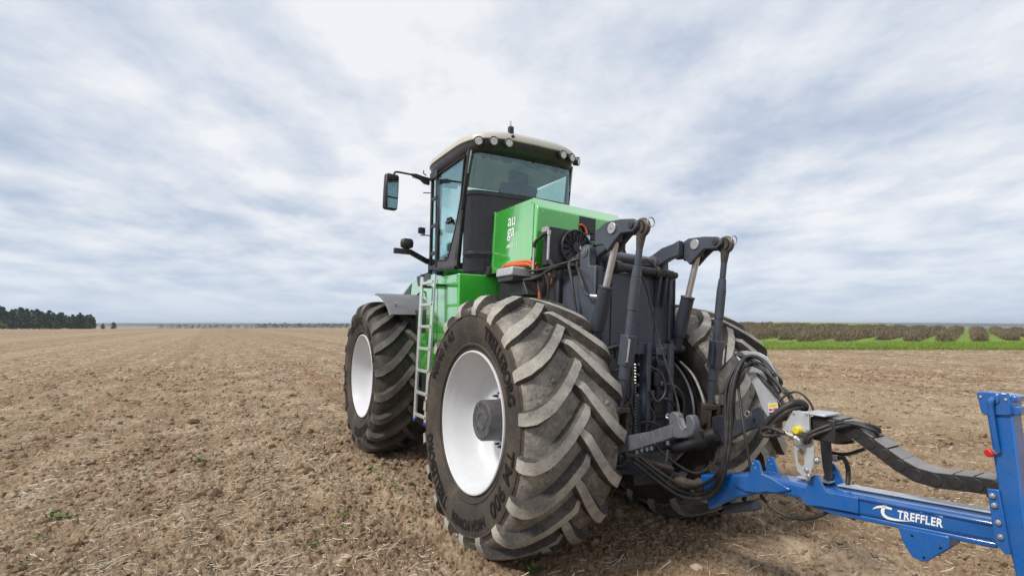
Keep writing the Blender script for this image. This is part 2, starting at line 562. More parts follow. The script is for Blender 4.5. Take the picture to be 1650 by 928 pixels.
STREAKS = [[(2.753, 4.741), (2.625, 3.7)], [(2.431, 5.28), (2.422, 4.341)], [(2.218, 4.2), (2.211, 3.745)]]
def streak(x, y):
    """smooth dry slices where a tyre edge has smeared the soil"""
    s_ = np.zeros_like(x)
    for (a, b), (c_, d) in STREAKS:
        L2 = (c_ - a) ** 2 + (d - b) ** 2
        t = np.clip(((x - a) * (c_ - a) + (y - b) * (d - b)) / L2, 0, 1)
        ds = np.hypot(x - a - t * (c_ - a), y - b - t * (d - b)) + 0.03 * (vnoise(x * 14, y * 14, 33) - 0.5)
        s_ = np.maximum(s_, (1 - sstep(0.025, 0.075, ds)) * sstep(0.3, 0.55, vnoise(x * 5, y * 5, 31) + 0.15))
    return s_

def soil_z(x, y, fine=True):
    z, tr = base_z(x, y)
    d = np.hypot(x, y)
    fade = 1 - sstep(22, 55, d)
    la0 = (x - OX) * RX + (y - OY) * RY
    patch = (0.42 + 0.75 * vnoise(x * 0.9, y * 0.9, 60)) * (0.72 + 0.42 * sstep(-5.5, -2.0, la0))
    big = lumps(x, y, 0.19, 100, 0.30, 0.18, 0.42) * 0.6
    mid = lumps(x, y, 0.085, 110, 0.9, 0.30, 0.68) * 0.80
    h = np.maximum(mid * patch, big)
    if fine:
        rg = 0.65 + 0.7 * vnoise(x * 33, y * 33, 131)
        h = h * rg
        sm = lumps(x, y, 0.040, 120, 0.95, 0.34, 0.66) * 0.95
        h = np.maximum(h, sm) + 0.25 * sm + 0.010 * (vnoise(x * 62, y * 62, 130) - 0.5) + 0.006 * (vnoise(x * 120, y * 120, 132) - 0.5)
    la = (x - OX) * RX + (y - OY) * RY
    roll = 0.018 * np.sin(la * 9.5 + 3 * vnoise(x * 0.25, y * 0.25, 70)) + 0.05 * (vnoise(x * 1.1, y * 1.1, 80) - 0.5)
    sk = streak(x, y)
    return z + (h * (1 - 0.55 * tr) * (1 - 0.8 * sk) - 0.012 * sk + roll) * fade - 0.012

# one ground sheet: a fan of rings, fine in front of the camera and coarse behind, out past the horizon
an = np.concatenate([np.arange(-64, 64, 0.085), np.arange(64, 296, 4.0)])
rr_ = [0.4, 0.9, 1.4]
r_ = 1.8
while r_ < 60:
    rr_.append(r_); r_ *= 1.0042
while r_ < 9000:
    rr_.append(r_); r_ *= 1.02
rr_ = np.array(rr_)
A, RR = np.meshgrid(np.radians(an), rr_)
gx, gy = RR * np.sin(A), RR * np.cos(A)
gz = soil_z(gx, gy)
gz = np.where((gx > -9) & (gy > 47), gz - 0.6 * sstep(47, 52, gy) - 1.5 * sstep(60, 90, gy), gz)
na, nr = len(an), len(rr_)
idx = np.arange(na * nr).reshape(nr, na)
q = np.stack([idx[:-1], np.roll(idx, -1, 1)[:-1], np.roll(idx, -1, 1)[1:], idx[1:]], -1).reshape(-1, 4)
vv = np.stack([gx, gy, gz], -1).reshape(-1, 3)
vv = np.vstack([vv, [[0, 0, float(gz[0].mean())]]])

m, t = principled('dry_tilled_soil')
n_a = t.noise(t.obj, 1.1, 6, 0.6)
n_b = t.noise(t.obj, 14, 7, 0.7)
n_c = t.noise(t.obj, 70, 5, 0.7)
f = t.math('ADD', t.math('MULTIPLY', n_a, 0.40), t.math('ADD', t.math('MULTIPLY', n_b, 0.36), t.math('MULTIPLY', n_c, 0.30)))
c = t.ramp(f, [(0.39, (0.090, 0.058, 0.034)), (0.475, (0.215, 0.148, 0.092)), (0.55, (0.315, 0.228, 0.148)), (0.65, (0.52, 0.41, 0.295))])
# old seed rows and drier strips running with the tractor's heading
mp = t.new('ShaderNodeMapping')
mp.vector_type = 'TEXTURE'
mp.inputs['Rotation'].default_value = (0, 0, R(30.2))
mp.inputs['Scale'].default_value = (1.0, 60.0, 1.0)
t.l.new(t.obj, mp.inputs[0])
st = t.noise(mp.outputs[0], 0.55, 5, 0.6)
st2 = t.noise(mp.outputs[0], 0.12, 3, 0.6)
c = t.mix(t.mapr(st, 0.50, 0.60, 0.0, 0.5), c, (0.215, 0.128, 0.070))
c = t.mix(t.mapr(st2, 0.48, 0.60, 0.0, 0.45), c, (0.38, 0.305, 0.20))
pl = t.noise(t.obj, 0.045, 4, 0.6)
c = t.mix(t.mapr(pl, 0.45, 0.65, 0.0, 0.35), c, (0.30, 0.205, 0.11))
an_ = t.new('ShaderNodeAttribute', attribute_name='dry_soil')
c = t.mix(t.math('MULTIPLY', an_.outputs['Fac'], 0.8), c, (0.50, 0.385, 0.265))
t.l.new(c, t.b.inputs['Base Color'])
t.b.inputs['Roughness'].default_value = 0.95
t.b.inputs['Specular IOR Level'].default_value = 0.15
bn = t.new('ShaderNodeBump'); bn.inputs['Strength'].default_value = 0.9; bn.inputs['Distance'].default_value = 0.016
t.l.new(t.math('ADD', n_b, t.math('MULTIPLY', n_c, 0.8)), bn.inputs['Height'])
t.l.new(bn.outputs[0], t.b.inputs['Normal'])
M['soil'] = m
fld = np_mesh('field', vv, q, M['soil'])
fld['kind'] = 'structure'
at = fld.data.attributes.new('dry_soil', 'FLOAT', 'POINT')
at.data.foreach_set('value', streak(vv[:, 0], vv[:, 1]).astype(np.float32))
del A, RR, gx, gy, gz, q, vv, idx

# ---- loose clods lying on the field
def ico(sub):
    bm = bmesh.new(); bmesh.ops.create_icosphere(bm, subdivisions=sub, radius=1.0)
    v = np.array([p.co[:] for p in bm.verts]); f_ = np.array([[p.index for p in q_.verts] for q_ in bm.faces]); bm.free()
    return v, f_
def fan_points(n, r0, r1, p=1.0, half=60):
    a = np.radians(rng.uniform(-half, half, n))
    u = rng.random(n)
    r = (r0 ** p + u * (r1 ** p - r0 ** p)) ** (1 / p)
    return r * np.sin(a), r * np.cos(a)
def wheel_free(x, y):
    la = np.abs((x - OX) * RX + (y - OY) * RY); lo = (x - OX) * UX + (y - OY) * UY
    return ~((la < 1.55) & (la > 0.45) & ((np.abs(lo) < 0.62) | (np.abs(lo - 3.43) < 0.62)))
def clod_mesh(name, n, r0, r1, s0, s1, sub, p):
    x, y = fan_points(n, r0, r1, p); k = wheel_free(x, y); x, y = x[k], y[k]; n = len(x)
    s = s0 + (s1 - s0) * rng.random(n) ** 3.2
    z = soil_z(x, y, False)
    v, f_ = ico(sub)
    nv = len(v)
    ax = rng.uniform(0.65, 1.25, (n, 1, 3)) * s[:, None, None]
    V = v[None] * (1 + 0.62 * (rng.random((n, nv, 1)) - 0.5)) * ax
    th = rng.uniform(0, 6.28, n); ct, st_ = np.cos(th), np.sin(th)
    P = np.empty_like(V)
    P[..., 0] = V[..., 0] * ct[:, None] - V[..., 1] * st_[:, None] + x[:, None]
    P[..., 1] = V[..., 0] * st_[:, None] + V[..., 1] * ct[:, None] + y[:, None]
    P[..., 2] = V[..., 2] * 0.8 + z[:, None] + s[:, None] * 0.35
    return P.reshape(-1, 3), (f_[None] + (np.arange(n) * nv)[:, None, None]).reshape(-1, 3)
a1, b1 = clod_mesh('a', 26000, 2.2, 9.0, 0.005, 0.034, 1, 1.3)
a2, b2 = clod_mesh('b', 16000, 6, 26, 0.014, 0.06, 1, 1.2)
cl_o = np_mesh('soil_clods', np.vstack([a1, a2]), np.vstack([b1, b2 + len(a1)]), M['soil'], smooth=False)
tag(cl_o, 'small dry brown clods of earth strewn over the tilled field', 'soil clods', kind='stuff')

# ---- straw
def straw_mesh(n, r0, r1, p, l0, l1, wd, half=60):
    x, y = fan_points(n, r0, r1, p, half); k = wheel_free(x, y)
    dens = vnoise(x * 0.8, y * 0.8, 201) * 0.8 + 0.45 * sstep(0.5, -2.0, x) * (y < 12) + 0.25 * (y > 12)
    k &= dens > rng.random(n) * 0.95
    x, y = x[k], y[k]; n = len(x)
    L = l0 + (l1 - l0) * rng.random(n) ** 2
    th = rng.uniform(0, 6.28, n)
    tl = rng.normal(0, 0.16, n) + (rng.random(n) < 0.12) * rng.uniform(0.2, 0.9, n)
    bend = rng.normal(0, 0.5, n)
    z = soil_z(x, y, True) + 0.007
    ns = 4
    t_ = np.linspace(-0.5, 0.5, ns)
    px = np.empty((n, ns, 2, 3))
    for i, tt in enumerate(t_):
        a = th + bend * tt
        cxx = x + np.cos(a) * L * tt; cyy = y + np.sin(a) * L * tt
        czz = z + np.sin(tl) * L * (tt + 0.35) - 0.3 * L * tt * tt * np.abs(bend) * 0.3
        for j, sg in enumerate((-1, 1)):
            ww = wd * (0.6 + 0.8 * ((x * 91.7) % 1.0))
            px[:, i, j, 0] = cxx - np.sin(a) * ww * sg
            px[:, i, j, 1] = cyy + np.cos(a) * ww * sg
            px[:, i, j, 2] = czz + ww * sg * 0.8
    V = px.reshape(-1, 3)
    o = (np.arange(n) * ns * 2)[:, None]
    F_ = np.concatenate([o + np.array([[i * 2, i * 2 + 1, i * 2 + 3, i * 2 + 2]]) for i in range(ns - 1)], 0)
    return V, F_
m, t = principled('dry_straw')
oi = t.new('ShaderNodeNewGeometry')
c = t.ramp(oi.outputs['Random Per Island'], [(0.0, (0.34, 0.275, 0.185)), (0.4, (0.50, 0.425, 0.31)), (0.8, (0.66, 0.59, 0.47)), (1.0, (0.26, 0.205, 0.135))])
t.l.new(c, t.b.inputs['Base Color']); t.b.inputs['Roughness'].default_value = 0.7
M['straw'] = m
parts_ = [straw_mesh(52000, 2.3, 8.0, 1.6, 0.015, 0.12, 0.0015), straw_mesh(60000, 7, 24, 1.3, 0.04, 0.18, 0.0026), straw_mesh(30000, 20, 70, 1.2, 0.10, 0.30, 0.0065)]
# a few tufts of matted stubble
def tuft(cx_, cy_, n, rad, up):
    x = cx_ + rng.normal(0, rad, n); y = cy_ + rng.normal(0, rad * 0.8, n)
    V = []; F_ = []
    z = soil_z(x, y, False)
    for i in range(n):
        a = rng.normal(0.4, 0.9); L = rng.uniform(0.08, 0.2); e = rng.uniform(0.05, up)
        d = np.array([math.cos(a) * math.cos(e), math.sin(a) * math.cos(e), math.sin(e)]); s_ = np.array([-math.sin(a), math.cos(a), 0.4]) * 0.0017
        p0 = np.array([x[i], y[i], z[i] + 0.01]); o = len(V)
        p1 = p0 + d * L * 0.5; p2 = p0 + d * L - np.array([0, 0, 0.02])
        V += [p0 - s_, p0 + s_, p1 - s_, p1 + s_, p2 - s_, p2 + s_]; F_ += [(o, o + 1, o + 3, o + 2), (o + 2, o + 3, o + 5, o + 4)]
    return np.array(V), np.array(F_)
for (x, y), n, rd in zip([(-3.977,8.558),(-2.964,3.745),(-1.817,3.745),(-3.416,4.572),(-1.083,3.934),(-5.105,8.321),(0.714,3.934),(2.557,3.934),(-4.411,6.255)], (70, 22, 16, 18, 10, 26, 10, 12, 22), (0.16, 0.07, 0.06, 0.1, 0.06, 0.14, 0.07, 0.09, 0.12)):
    parts_.append(tuft(x, y, n, rd, 0.7))
off = 0; VV = []; FF = []
for v_, f_ in parts_:
    VV.append(v_); FF.append(f_ + off); off += len(v_)
so_ = np_mesh('straw_litter', np.vstack(VV), np.vstack(FF), M['straw'])
tag(so_, 'pale straw and stubble bits scattered over the bare soil', 'straw', kind='stuff')

# ---- single clods and stones that stand out, green weeds
def lump(name, x, y, s, mt, seed, flat=0.75):
    bm = bmesh.new(); bmesh.ops.create_icosphere(bm, subdivisions=3, radius=1)
    r2 = random.Random(seed)
    ph = [(r2.uniform(1.5, 4), r2.uniform(0, 6), Vector((r2.gauss(0, 1), r2.gauss(0, 1), r2.gauss(0, 1))).normalized()) for _ in range(9)]
    z = float(soil_z(np.array([x]), np.array([y]), False)[0])
    for v in bm.verts:
        k = 1 + sum(0.07 * math.sin(fq * v.co.dot(d) * 2 + p) for fq, p, d in ph)
        v.co = Vector((v.co.x * k * s * 1.2, v.co.y * k * s, v.co.z * k * s * flat))
    me = bpy.data.meshes.new(name); bm.to_mesh(me); bm.free(); me.materials.append(mt)
    me.polygons.foreach_set('use_smooth', [True] * len(me.polygons))
    return place(bpy.data.objects.new(name, me), None, Matrix.Translation((x, y, z + s * 0.35)))
M['darkclod'] = paint('dark_moist_clod', (0.11, 0.068, 0.04), 0.95, var=0.5, scale=25, bump=0.8)
M['stone'] = paint('pale_stone', (0.46, 0.37, 0.27), 0.85, var=0.15, scale=20, bump=0.4)
pts = [(-2.365,6.104),(-1.239,3.934),(-5.587,9.131),(1.375,3.954)]
tag(lump('soil_clod', *pts[0], 0.052, M['darkclod'], 1), 'dark moist clod of earth alone left of the front wheels', 'clod')
tag(lump('stone', *pts[1], 0.040, M['stone'], 2, 0.6), 'pale flat stone in the soil near the bottom edge', 'stone')
tag(lump('soil_clod', *pts[2], 0.075, M['darkclod'], 3), 'brown crumbly clod with roots out in the left field', 'clod')
tag(lump('stone', *pts[3], 0.035, M['stone'], 5, 0.6), 'pale lump of stone on the soil below the blue drawbar', 'stone')

m, t = principled('weed_leaf')
gi = t.new('ShaderNodeNewGeometry')
t.l.new(t.ramp(gi.outputs['Random Per Island'], [(0, (0.055, 0.13, 0.018)), (1, (0.13, 0.24, 0.035))]), t.b.inputs['Base Color'])
t.b.inputs['Roughness'].default_value = 0.5
M['weed'] = m
def weed(x, y, s, seed):
    r2 = random.Random(seed); b = MB()
    for i in range(r2.randint(9, 16)):
        a = r2.uniform(0, 6.28); e = r2.uniform(0.15, 1.1); L = s * r2.uniform(0.5, 1.0); wd = L * r2.uniform(0.10, 0.22)
        d = Vector((math.cos(a) * math.cos(e), math.sin(a) * math.cos(e), math.sin(e))); sd = Vector((-math.sin(a), math.cos(a), 0)) * wd
        o = Vector((r2.gauss(0, s * 0.3), r2.gauss(0, s * 0.3), 0)); tip = o + d * L - Vector((0, 0, L * 0.2))
        b.add([o, o + d * L * 0.5 - sd, tip, o + d * L * 0.5 + sd], [(0, 1, 2, 3)])
    z = float(soil_z(np.array([x]), np.array([y]), False)[0])
    o = b.build('weed', M['weed'], None, Matrix.Translation((x, y, z + 0.015)), recalc=False)
    tag(o, 'small green weed sprouting from the bare soil', 'weed', 'green weeds sprouting in the field')
for i, (x, y) in enumerate([(-6.637,6.817),(-6.269,6.580),(-5.267,11.013),(-3.101,7.347),(-1.640,6.153),(-1.248,5.528),(-1.112,5.262),(-1.531,4.614),(-1.405,4.428),(-0.827,4.712),(-3.551,3.865),(-3.891,4.341),(-4.171,4.741),(-5.196,5.449),(-8.734,10.546),(2.656,5.104),(2.041,3.754),(0.167,3.865),(-1.537,4.132),(-3.095,6.008),(-4.096,4.861),(-8.615,11.524),(-3.995,6.667),(-8.034,8.809),(-4.309,4.939),(7.674,10.118),(7.033,10.328),(-6.965,11.095),(-11.206,11.524)]):
    weed(x, y, rnd.uniform(0.06, 0.11) * (1.6 if y > 7 else 1.0), 300 + i)

# ================================================================== grass strip and bush rows to the right
def grass_mat(name, a, b, c_):
    m, t = principled(name)
    n = t.noise(t.obj, 0.7, 6, 0.65); n2 = t.noise(t.obj, 6, 6, 0.7)
    t.l.new(t.ramp(t.math('ADD', t.math('MULTIPLY', n, 0.5), t.math('MULTIPLY', n2, 0.5)), [(0.36, a), (0.5, b), (0.64, c_)]), t.b.inputs['Base Color'])
    t.b.inputs['Roughness'].default_value = 0.8
    bn = t.new('ShaderNodeBump'); bn.inputs['Strength'].default_value = 0.8; bn.inputs['Distance'].default_value = 0.1
    t.l.new(t.noise(t.obj, 9, 6, 0.75), bn.inputs['Height']); t.l.new(bn.outputs[0], t.b.inputs['Normal'])
    return m
M['grass'] = grass_mat('fresh_grass', (0.105, 0.175, 0.018), (0.17, 0.255, 0.026), (0.24, 0.315, 0.045))
YS0, YS1 = 35.6, 48.5
xs = np.arange(-6.0, 170, 0.25); ys = np.linspace(0, 1, 40)
XX, TT = np.meshgrid(xs, ys)
edge = YS0 + 1.2 * (vnoise(XX * 0.35, XX * 0, 301) - 0.5) + 0.4 * (vnoise(XX * 1.7, XX * 0, 302) - 0.5) - 0.012 * (XX - 17)
YY = edge + TT * (YS1 - edge)
ZZ = 0.03 + 0.06 * sstep(0, 0.15, TT) + 0.07 * (vnoise(XX * 1.5, YY * 1.5, 303) - 0.5) - 0.10 * (1 - sstep(0, 0.03, TT))
idx = np.arange(XX.size).reshape(XX.shape)
q = np.stack([idx[:-1, :-1], idx[:-1, 1:], idx[1:, 1:], idx[1:, :-1]], -1).reshape(-1, 4)
o = np_mesh('grass_strip', np.stack([XX, YY, ZZ], -1).reshape(-1, 3), q, M['grass']); o['kind'] = 'structure'
# blades that roughen it
n = 44000
x = rng.uniform(14, 75, n); y = YS0 - 0.012 * (x - 17) + (rng.random(n) ** 1.5) * (YS1 - YS0 + 0.3) - 0.5 - 0.6 * rng.random(n) * (vnoise(x * 0.8, x * 0, 377) > 0.5)
h_ = rng.uniform(0.06, 0.22, n) * (0.7 + 0.9 * vnoise(x * 0.6, y * 0.6, 378)); a = rng.uniform(0, 6.28, n); l_ = rng.normal(0, 0.07, (n, 2)); wv = rng.uniform(0.012, 0.03, n)
V = np.empty((n, 3, 3))
V[:, 0] = np.stack([x - np.cos(a) * wv, y - np.sin(a) * wv, 0 * x + 0.02], -1)
V[:, 1] = np.stack([x + np.cos(a) * wv, y + np.sin(a) * wv, 0 * x + 0.02], -1)
V[:, 2] = np.stack([x + l_[:, 0], y + l_[:, 1], 0.05 + h_], -1)
o = np_mesh('strip_grass_blades', V.reshape(-1, 3), np.arange(n * 3).reshape(-1, 3), M['grass'], smooth=False)
tag(o, 'bright green rough grass growing on the strip between field and bushes', 'grass', kind='stuff')

BX, BY = 0.668, 0.744               # direction of the bush rows
def row_end_z(x0):
    return 0.90 - 0.0215 * (x0 - 12)
def hill_z(X, Y):
    s_ = (Y - 48) / BY
    x0 = X - BX * s_
    z = np.clip(s_, 0, 62) / 60 * row_end_z(np.clip(x0, -40, 60))
    z = z + sstep(58, 125, s_) * 0.85 * (1 - sstep(10, 30, x0)) + 0.0 * x0
    return z + 0.02
sv = np.linspace(-1.0, 170, 90); xv = np.arange(-9, 150, 1.6)
SS, X0 = np.meshgrid(sv, xv)
HX, HY = X0 + BX * SS, 48 + BY * SS
HZ = hill_z(HX, HY) + 0.05 * (vnoise(HX, HY, 310) - 0.5) - 0.25 * (SS < -0.5)
idx = np.arange(SS.size).reshape(SS.shape)
q = np.stack([idx[:-1, :-1], idx[1:, :-1], idx[1:, 1:], idx[:-1, 1:]], -1).reshape(-1, 4)
o = np_mesh('grassy_hill', np.stack([HX, HY, HZ], -1).reshape(-1, 3), q, M['grass']); o['kind'] = 'structure'

m, t = principled('bare_twig_bush')
gi = t.new('ShaderNodeNewGeometry')
t.l.new(t.ramp(gi.outputs['Random Per Island'], [(0, (0.095, 0.070, 0.054)), (0.4, (0.205, 0.150, 0.110)), (0.74, (0.30, 0.225, 0.17)), (0.78, (0.115, 0.115, 0.05)), (1, (0.19, 0.19, 0.08))]), t.b.inputs['Base Color'])
t.b.inputs['Roughness'].default_value = 0.9
M['bush'] = m
def bush_mesh(seed, length=60.0):
    g = np.random.default_rng(seed)
    V = []; n = 13000
    u = g.random(n) ** 1.25 * length
    jag = 0.74 + 0.34 * vnoise(u * 1.1, u * 0 + seed, 400) + 0.22 * vnoise(u * 3.1, u * 0 + seed, 402)
    th = g.uniform(0.02, math.pi - 0.02, n); rad = np.sqrt(g.uniform(0.12, 1.0, n))
    endr = np.sqrt(np.clip(1 - np.clip((0.9 - u) / 0.9, 0, 1) ** 2, 0.02, 1))
    x = np.cos(th) * rad * 0.66 * jag * endr; z = np.sin(th) ** 0.8 * rad * 0.80 * jag * endr
    sz = g.uniform(0.04, 0.10, n) * (1 + u / 45)
    C = np.stack([x, u, z + 0.05], -1)
    # twigs: thin slivers pointing outward and up
    d = np.stack([x * 0.9 + g.normal(0, 0.35, n), g.normal(0, 0.45, n), z * 0.6 + 0.35 + g.normal(0, 0.3, n)], -1)
    d /= np.linalg.norm(d, axis=1)[:, None]
    e = g.normal(0, 1, (n, 3)); e = np.cross(d, e); e /= np.linalg.norm(e, axis=1)[:, None]
    w_ = np.where(g.random(n) < 0.75, 0.13, 0.5)[:, None]
    P = np.stack([C - d * sz[:, None] * 1.8, C + e * sz[:, None] * w_, C + d * sz[:, None] * 2.4, C - e * sz[:, None] * w_], 1).reshape(-1, 3)
    F_ = np.arange(n * 4).reshape(-1, 4)
    # long bare shoots standing out of the top
    m_ = 1500
    u2 = g.random(m_) * length; x2 = g.normal(0, 0.34, m_); z2 = 0.45 + 0.22 * g.random(m_)
    C2 = np.stack([x2, u2, z2], -1); d2 = np.stack([x2 * 0.5 + g.normal(0, 0.2, m_), g.normal(0, 0.25, m_), np.ones(m_)], -1) * g.uniform(0.2, 0.55, m_)[:, None]
    e2 = np.stack([np.full(m_, 0.012), np.full(m_, 0.008), np.zeros(m_)], -1) * (1 + u2 / 30)[:, None]
    P = np.vstack([P, np.stack([C2 - e2, C2 + e2, C2 + d2 + e2 * 0.4, C2 + d2 - e2 * 0.4], 1).reshape(-1, 3)])
    F_ = np.arange((n + m_) * 4).reshape(-1, 4)
    return P, F_
bush_var = []
for k in range(3):
    P, F_ = bush_mesh(70 + k)
    bush_var.append(np_mesh('bush_row', P, F_, M['bush'], smooth=False))
rows = 42.9 + 1.7 + 3.4 * np.arange(-15, 9)
for i, x0 in enumerate(rows):
    if i < 3:
        o = bush_var[i]
    else:
        o = bush_var[i % 3].copy(); COL.objects.link(o)
    sl_ = math.atan2(row_end_z(min(x0, 60)), 60)
    st_ = 49.0 + rnd.choice((0, 0, 0.5, 1.0, 4.2))
    x0 += (st_ - 49.0) * BX / BY
    o.matrix_basis = Matrix.Translation((x0, st_, 0.02)) @ Matrix.Rotation(-math.atan2(BX, BY), 4, 'Z') @ Matrix.Rotation(sl_, 4, 'X')
    tag(o, 'long row of brown leafless fruit bushes running up the green slope', 'bush row', 'rows of brown bushes on the slope')

# ================================================================== trees far off
def leaf_mat(name, a, b):
    m, t = principled(name)
    gi = t.new('ShaderNodeNewGeometry')
    t.l.new(t.ramp(gi.outputs['Random Per Island'], [(0, a), (1, b)]), t.b.inputs['Base Color'])
    t.b.inputs['Roughness'].default_value = 0.85
    return m
M['conifer'] = leaf_mat('dark_conifer_needles', (0.014, 0.030, 0.016), (0.050, 0.080, 0.034))
M['leaf'] = leaf_mat('far_tree_leaves', (0.022, 0.040, 0.014), (0.060, 0.085, 0.030))
M['yellow_leaf'] = leaf_mat('yellow_green_leaves', (0.10, 0.12, 0.02), (0.22, 0.21, 0.05))
M['bark'] = paint('bark', (0.10, 0.075, 0.055), 0.9)
def crown_np(g, h, wd, conifer, n):
    """leaf clumps through the crown's volume"""
    u = g.random(n)
    if conifer:
        zz = h * (0.06 + 0.94 * u); rad = wd * 0.5 * (1.05 - u) ** 0.6
    else:
        zz = h * (0.10 + 0.9 * u); rad = wd * 0.5 * np.sqrt(np.clip(1 - (2 * u - 0.9) ** 2, 0.05, 1))
    a = g.uniform(0, 6.28, n); k = np.sqrt(g.random(n)) * (0.75 + 0.4 * g.random(n))
    clump = 1 + 0.25 * np.sin(a * 3 + u * 11 + g.uniform(0, 6))
    C = np.stack([np.cos(a) * rad * k * clump, np.sin(a) * rad * k * clump, zz], -1)
    s_ = h * g.uniform(0.03, 0.075, n)
    d = g.normal(0, 1, (n, 3)); d /= np.linalg.norm(d, axis=1)[:, None]
    e = np.cross(d, g.normal(0, 1, (n, 3))); e /= np.linalg.norm(e, axis=1)[:, None]
    return np.stack([C - d * s_[:, None], C + e * s_[:, None] * 0.8, C + d * s_[:, None], C - e * s_[:, None] * 0.8], 1).reshape(-1, 3), np.arange(n * 4).reshape(-1, 4)
def tree(name, x, y, z, h, wd, mt, label, group, conifer=False, n=420, seed=0):
    g = np.random.default_rng(seed)
    r_ = thing(name, label, 'tree', Matrix.Translation((x, y, z)), group)
    b = MB(); b.cyl((0, 0, -0.5), (0, 0, h * 0.55), h * 0.022, h * 0.009, 8)
    for k in range(5):
        a = k * 1.3 + seed; z0 = h * (0.2 + 0.07 * k)
        b.cyl((0, 0, z0), (math.cos(a) * wd * 0.3, math.sin(a) * wd * 0.3, z0 + h * 0.18), h * 0.008, h * 0.003, 5)
    b.build('trunk', M['bark'], r_, WM[r_.name])
    P, F_ = crown_np(g, h, wd, conifer, n)
    o = np_mesh('crown', P, F_, mt, smooth=False)
    o.parent = r_
    return r_
# the pine wood on the left horizon reads as one mass
g = np.random.default_rng(5)
VV = []; FF = []; off = 0
for i in range(300):
    k = g.random()
    Y_ = 300 + 150 * k + g.uniform(0, 70)
    X_ = -Y_ * (0.815 + g.random() ** 1.3 * 0.42)
    edge_ = (-X_ / Y_ - 0.815) / 0.2
    h = (8.6 + 6.4 * min(1, edge_ * 1.1 + 0.12)) * g.uniform(0.72, 1.14)
    P, F_ = crown_np(g, h, h * g.uniform(0.42, 0.6), g.random() < 0.75, 230)
    P = P * np.array([1, 1, 0.98]) + np.array([X_, Y_, -2.2])
    VV.append(P); FF.append(F_ + off); off += len(P)
o = np_mesh('pine_wood', np.vstack(VV), np.vstack(FF), M['conifer'], smooth=False)
tag(o, 'dark pine wood along the horizon at the left edge', 'forest', kind='stuff')
tree('broadleaf_tree', -295, 292, -1.2, 6.0, 9.5, M['yellow_leaf'], 'yellowish green round tree in front of the dark pine wood', None, n=700, seed=3)
tree('broadleaf_tree', -392, 505, -5.2, 8.6, 5.0, M['leaf'], 'lone dark tree standing just right of the pine wood', None, seed=4)
tree('broadleaf_tree', -404, 507, -5.2, 7.4, 4.0, M['leaf'], 'slim dark tree close to the right end of the pine wood', None, seed=5)
tl = [(px_, 7.2 + 2.2 * rnd.random()) for px_ in (418, 427, 436, 444, 453, 460, 468, 477, 484, 492, 499, 508, 515, 523, 530, 538, 545, 552, 560)] + [(px_, 6.2 + rnd.random()) for px_ in (262, 278, 290, 301, 312, 322, 331, 340, 350, 361, 372, 384, 398, 408)]
for i, (px_, h) in enumerate(tl):
    Y_ = 640 + rnd.uniform(-30, 40)
    tree('field_tree', (px_ - 825) / 825 * Y_, Y_, -6.2, h, h * rnd.uniform(0.9, 1.9), M['leaf'], 'dark tree in the thin line beyond the brown field', 'trees in the line beyond the field', n=200, seed=20 + i)
for i, (px_, Y_, h) in enumerate(((1268, 205, 1.3), (1283, 210, 1.9), (1294, 214, 1.7), (1240, 200, 1.2))):
    X_ = (px_ - 825) / 825 * Y_
    tree('shrub', X_, Y_, 0.7, h, h * 1.3, M['leaf'], 'small dark shrub on the green crest above the bush rows', 'shrubs on the green crest', n=160, seed=60 + i)

# far blue hills, as terrain
xs = np.linspace(-5200, 3500, 420)
ys = np.array([2300, 2700, 3100, 3500, 4200, 5200])
hp = np.array([-14, -6, 1, 2, 5, -20.0])
XX, YI = np.meshgrid(xs, np.arange(6))
YY = ys[YI] + 200 * (vnoise(XX * 0.002, YI * 3.0, 500) - 0.5)
ZZ = hp[YI] + (4.5 * vnoise(XX * 0.0016, YI * 1.7, 501) + 2.0 * vnoise(XX * 0.02, YI * 5.0, 502)) * np.array([0, .6, 1, .6, 1.3, 0])[YI]
idx = np.arange(XX.size).reshape(XX.shape)
q = np.stack([idx[:-1, :-1], idx[:-1, 1:], idx[1:, 1:], idx[1:, :-1]], -1).reshape(-1, 4)
m, t = principled('far_woods_and_fields')
t.l.new(t.ramp(t.noise(t.obj, 0.004, 6, 0.7), [(0.42, (0.022, 0.040, 0.024)), (0.56, (0.05, 0.07, 0.035)), (0.66, (0.16, 0.15, 0.09))]), t.b.inputs['Base Color'])
t.b.inputs['Roughness'].default_value = 1.0
o = np_mesh('hills', np.stack([XX, YY, ZZ], -1).reshape(-1, 3), q, m); o['kind'] = 'structure'

# the air: a thin even haze over field, woods and hills
b = MB(); b.box((-600, 2300, 0), (13000, 7000, 60))
hzm = bpy.data.materials.new('thin_haze'); hzm.use_nodes = True
t = NT(hzm.node_tree); t.n.clear()
ho = t.new('ShaderNodeOutputMaterial'); pv = t.new('ShaderNodeVolumePrincipled')
pv.inputs['Color'].default_value = (0.80, 0.89, 1.0, 1); pv.inputs['Density'].default_value = 0.00014; pv.inputs['Anisotropy'].default_value = 0.2
t.l.new(pv.outputs[0], ho.inputs['Volume'])
o = b.build('haze', hzm, None); o['kind'] = 'stuff'; tag(o, 'thin pale haze in the air over the field and the far hills', 'haze')

# ================================================================== the tractor
tractor = thing('tractor', 'big green and dark grey tractor with white rims, seen from its left rear', 'tractor',
                Matrix.Translation((0.7811, 4.8617, 0.0)) @ Matrix.Rotation(R(30.2), 4, 'Z'))

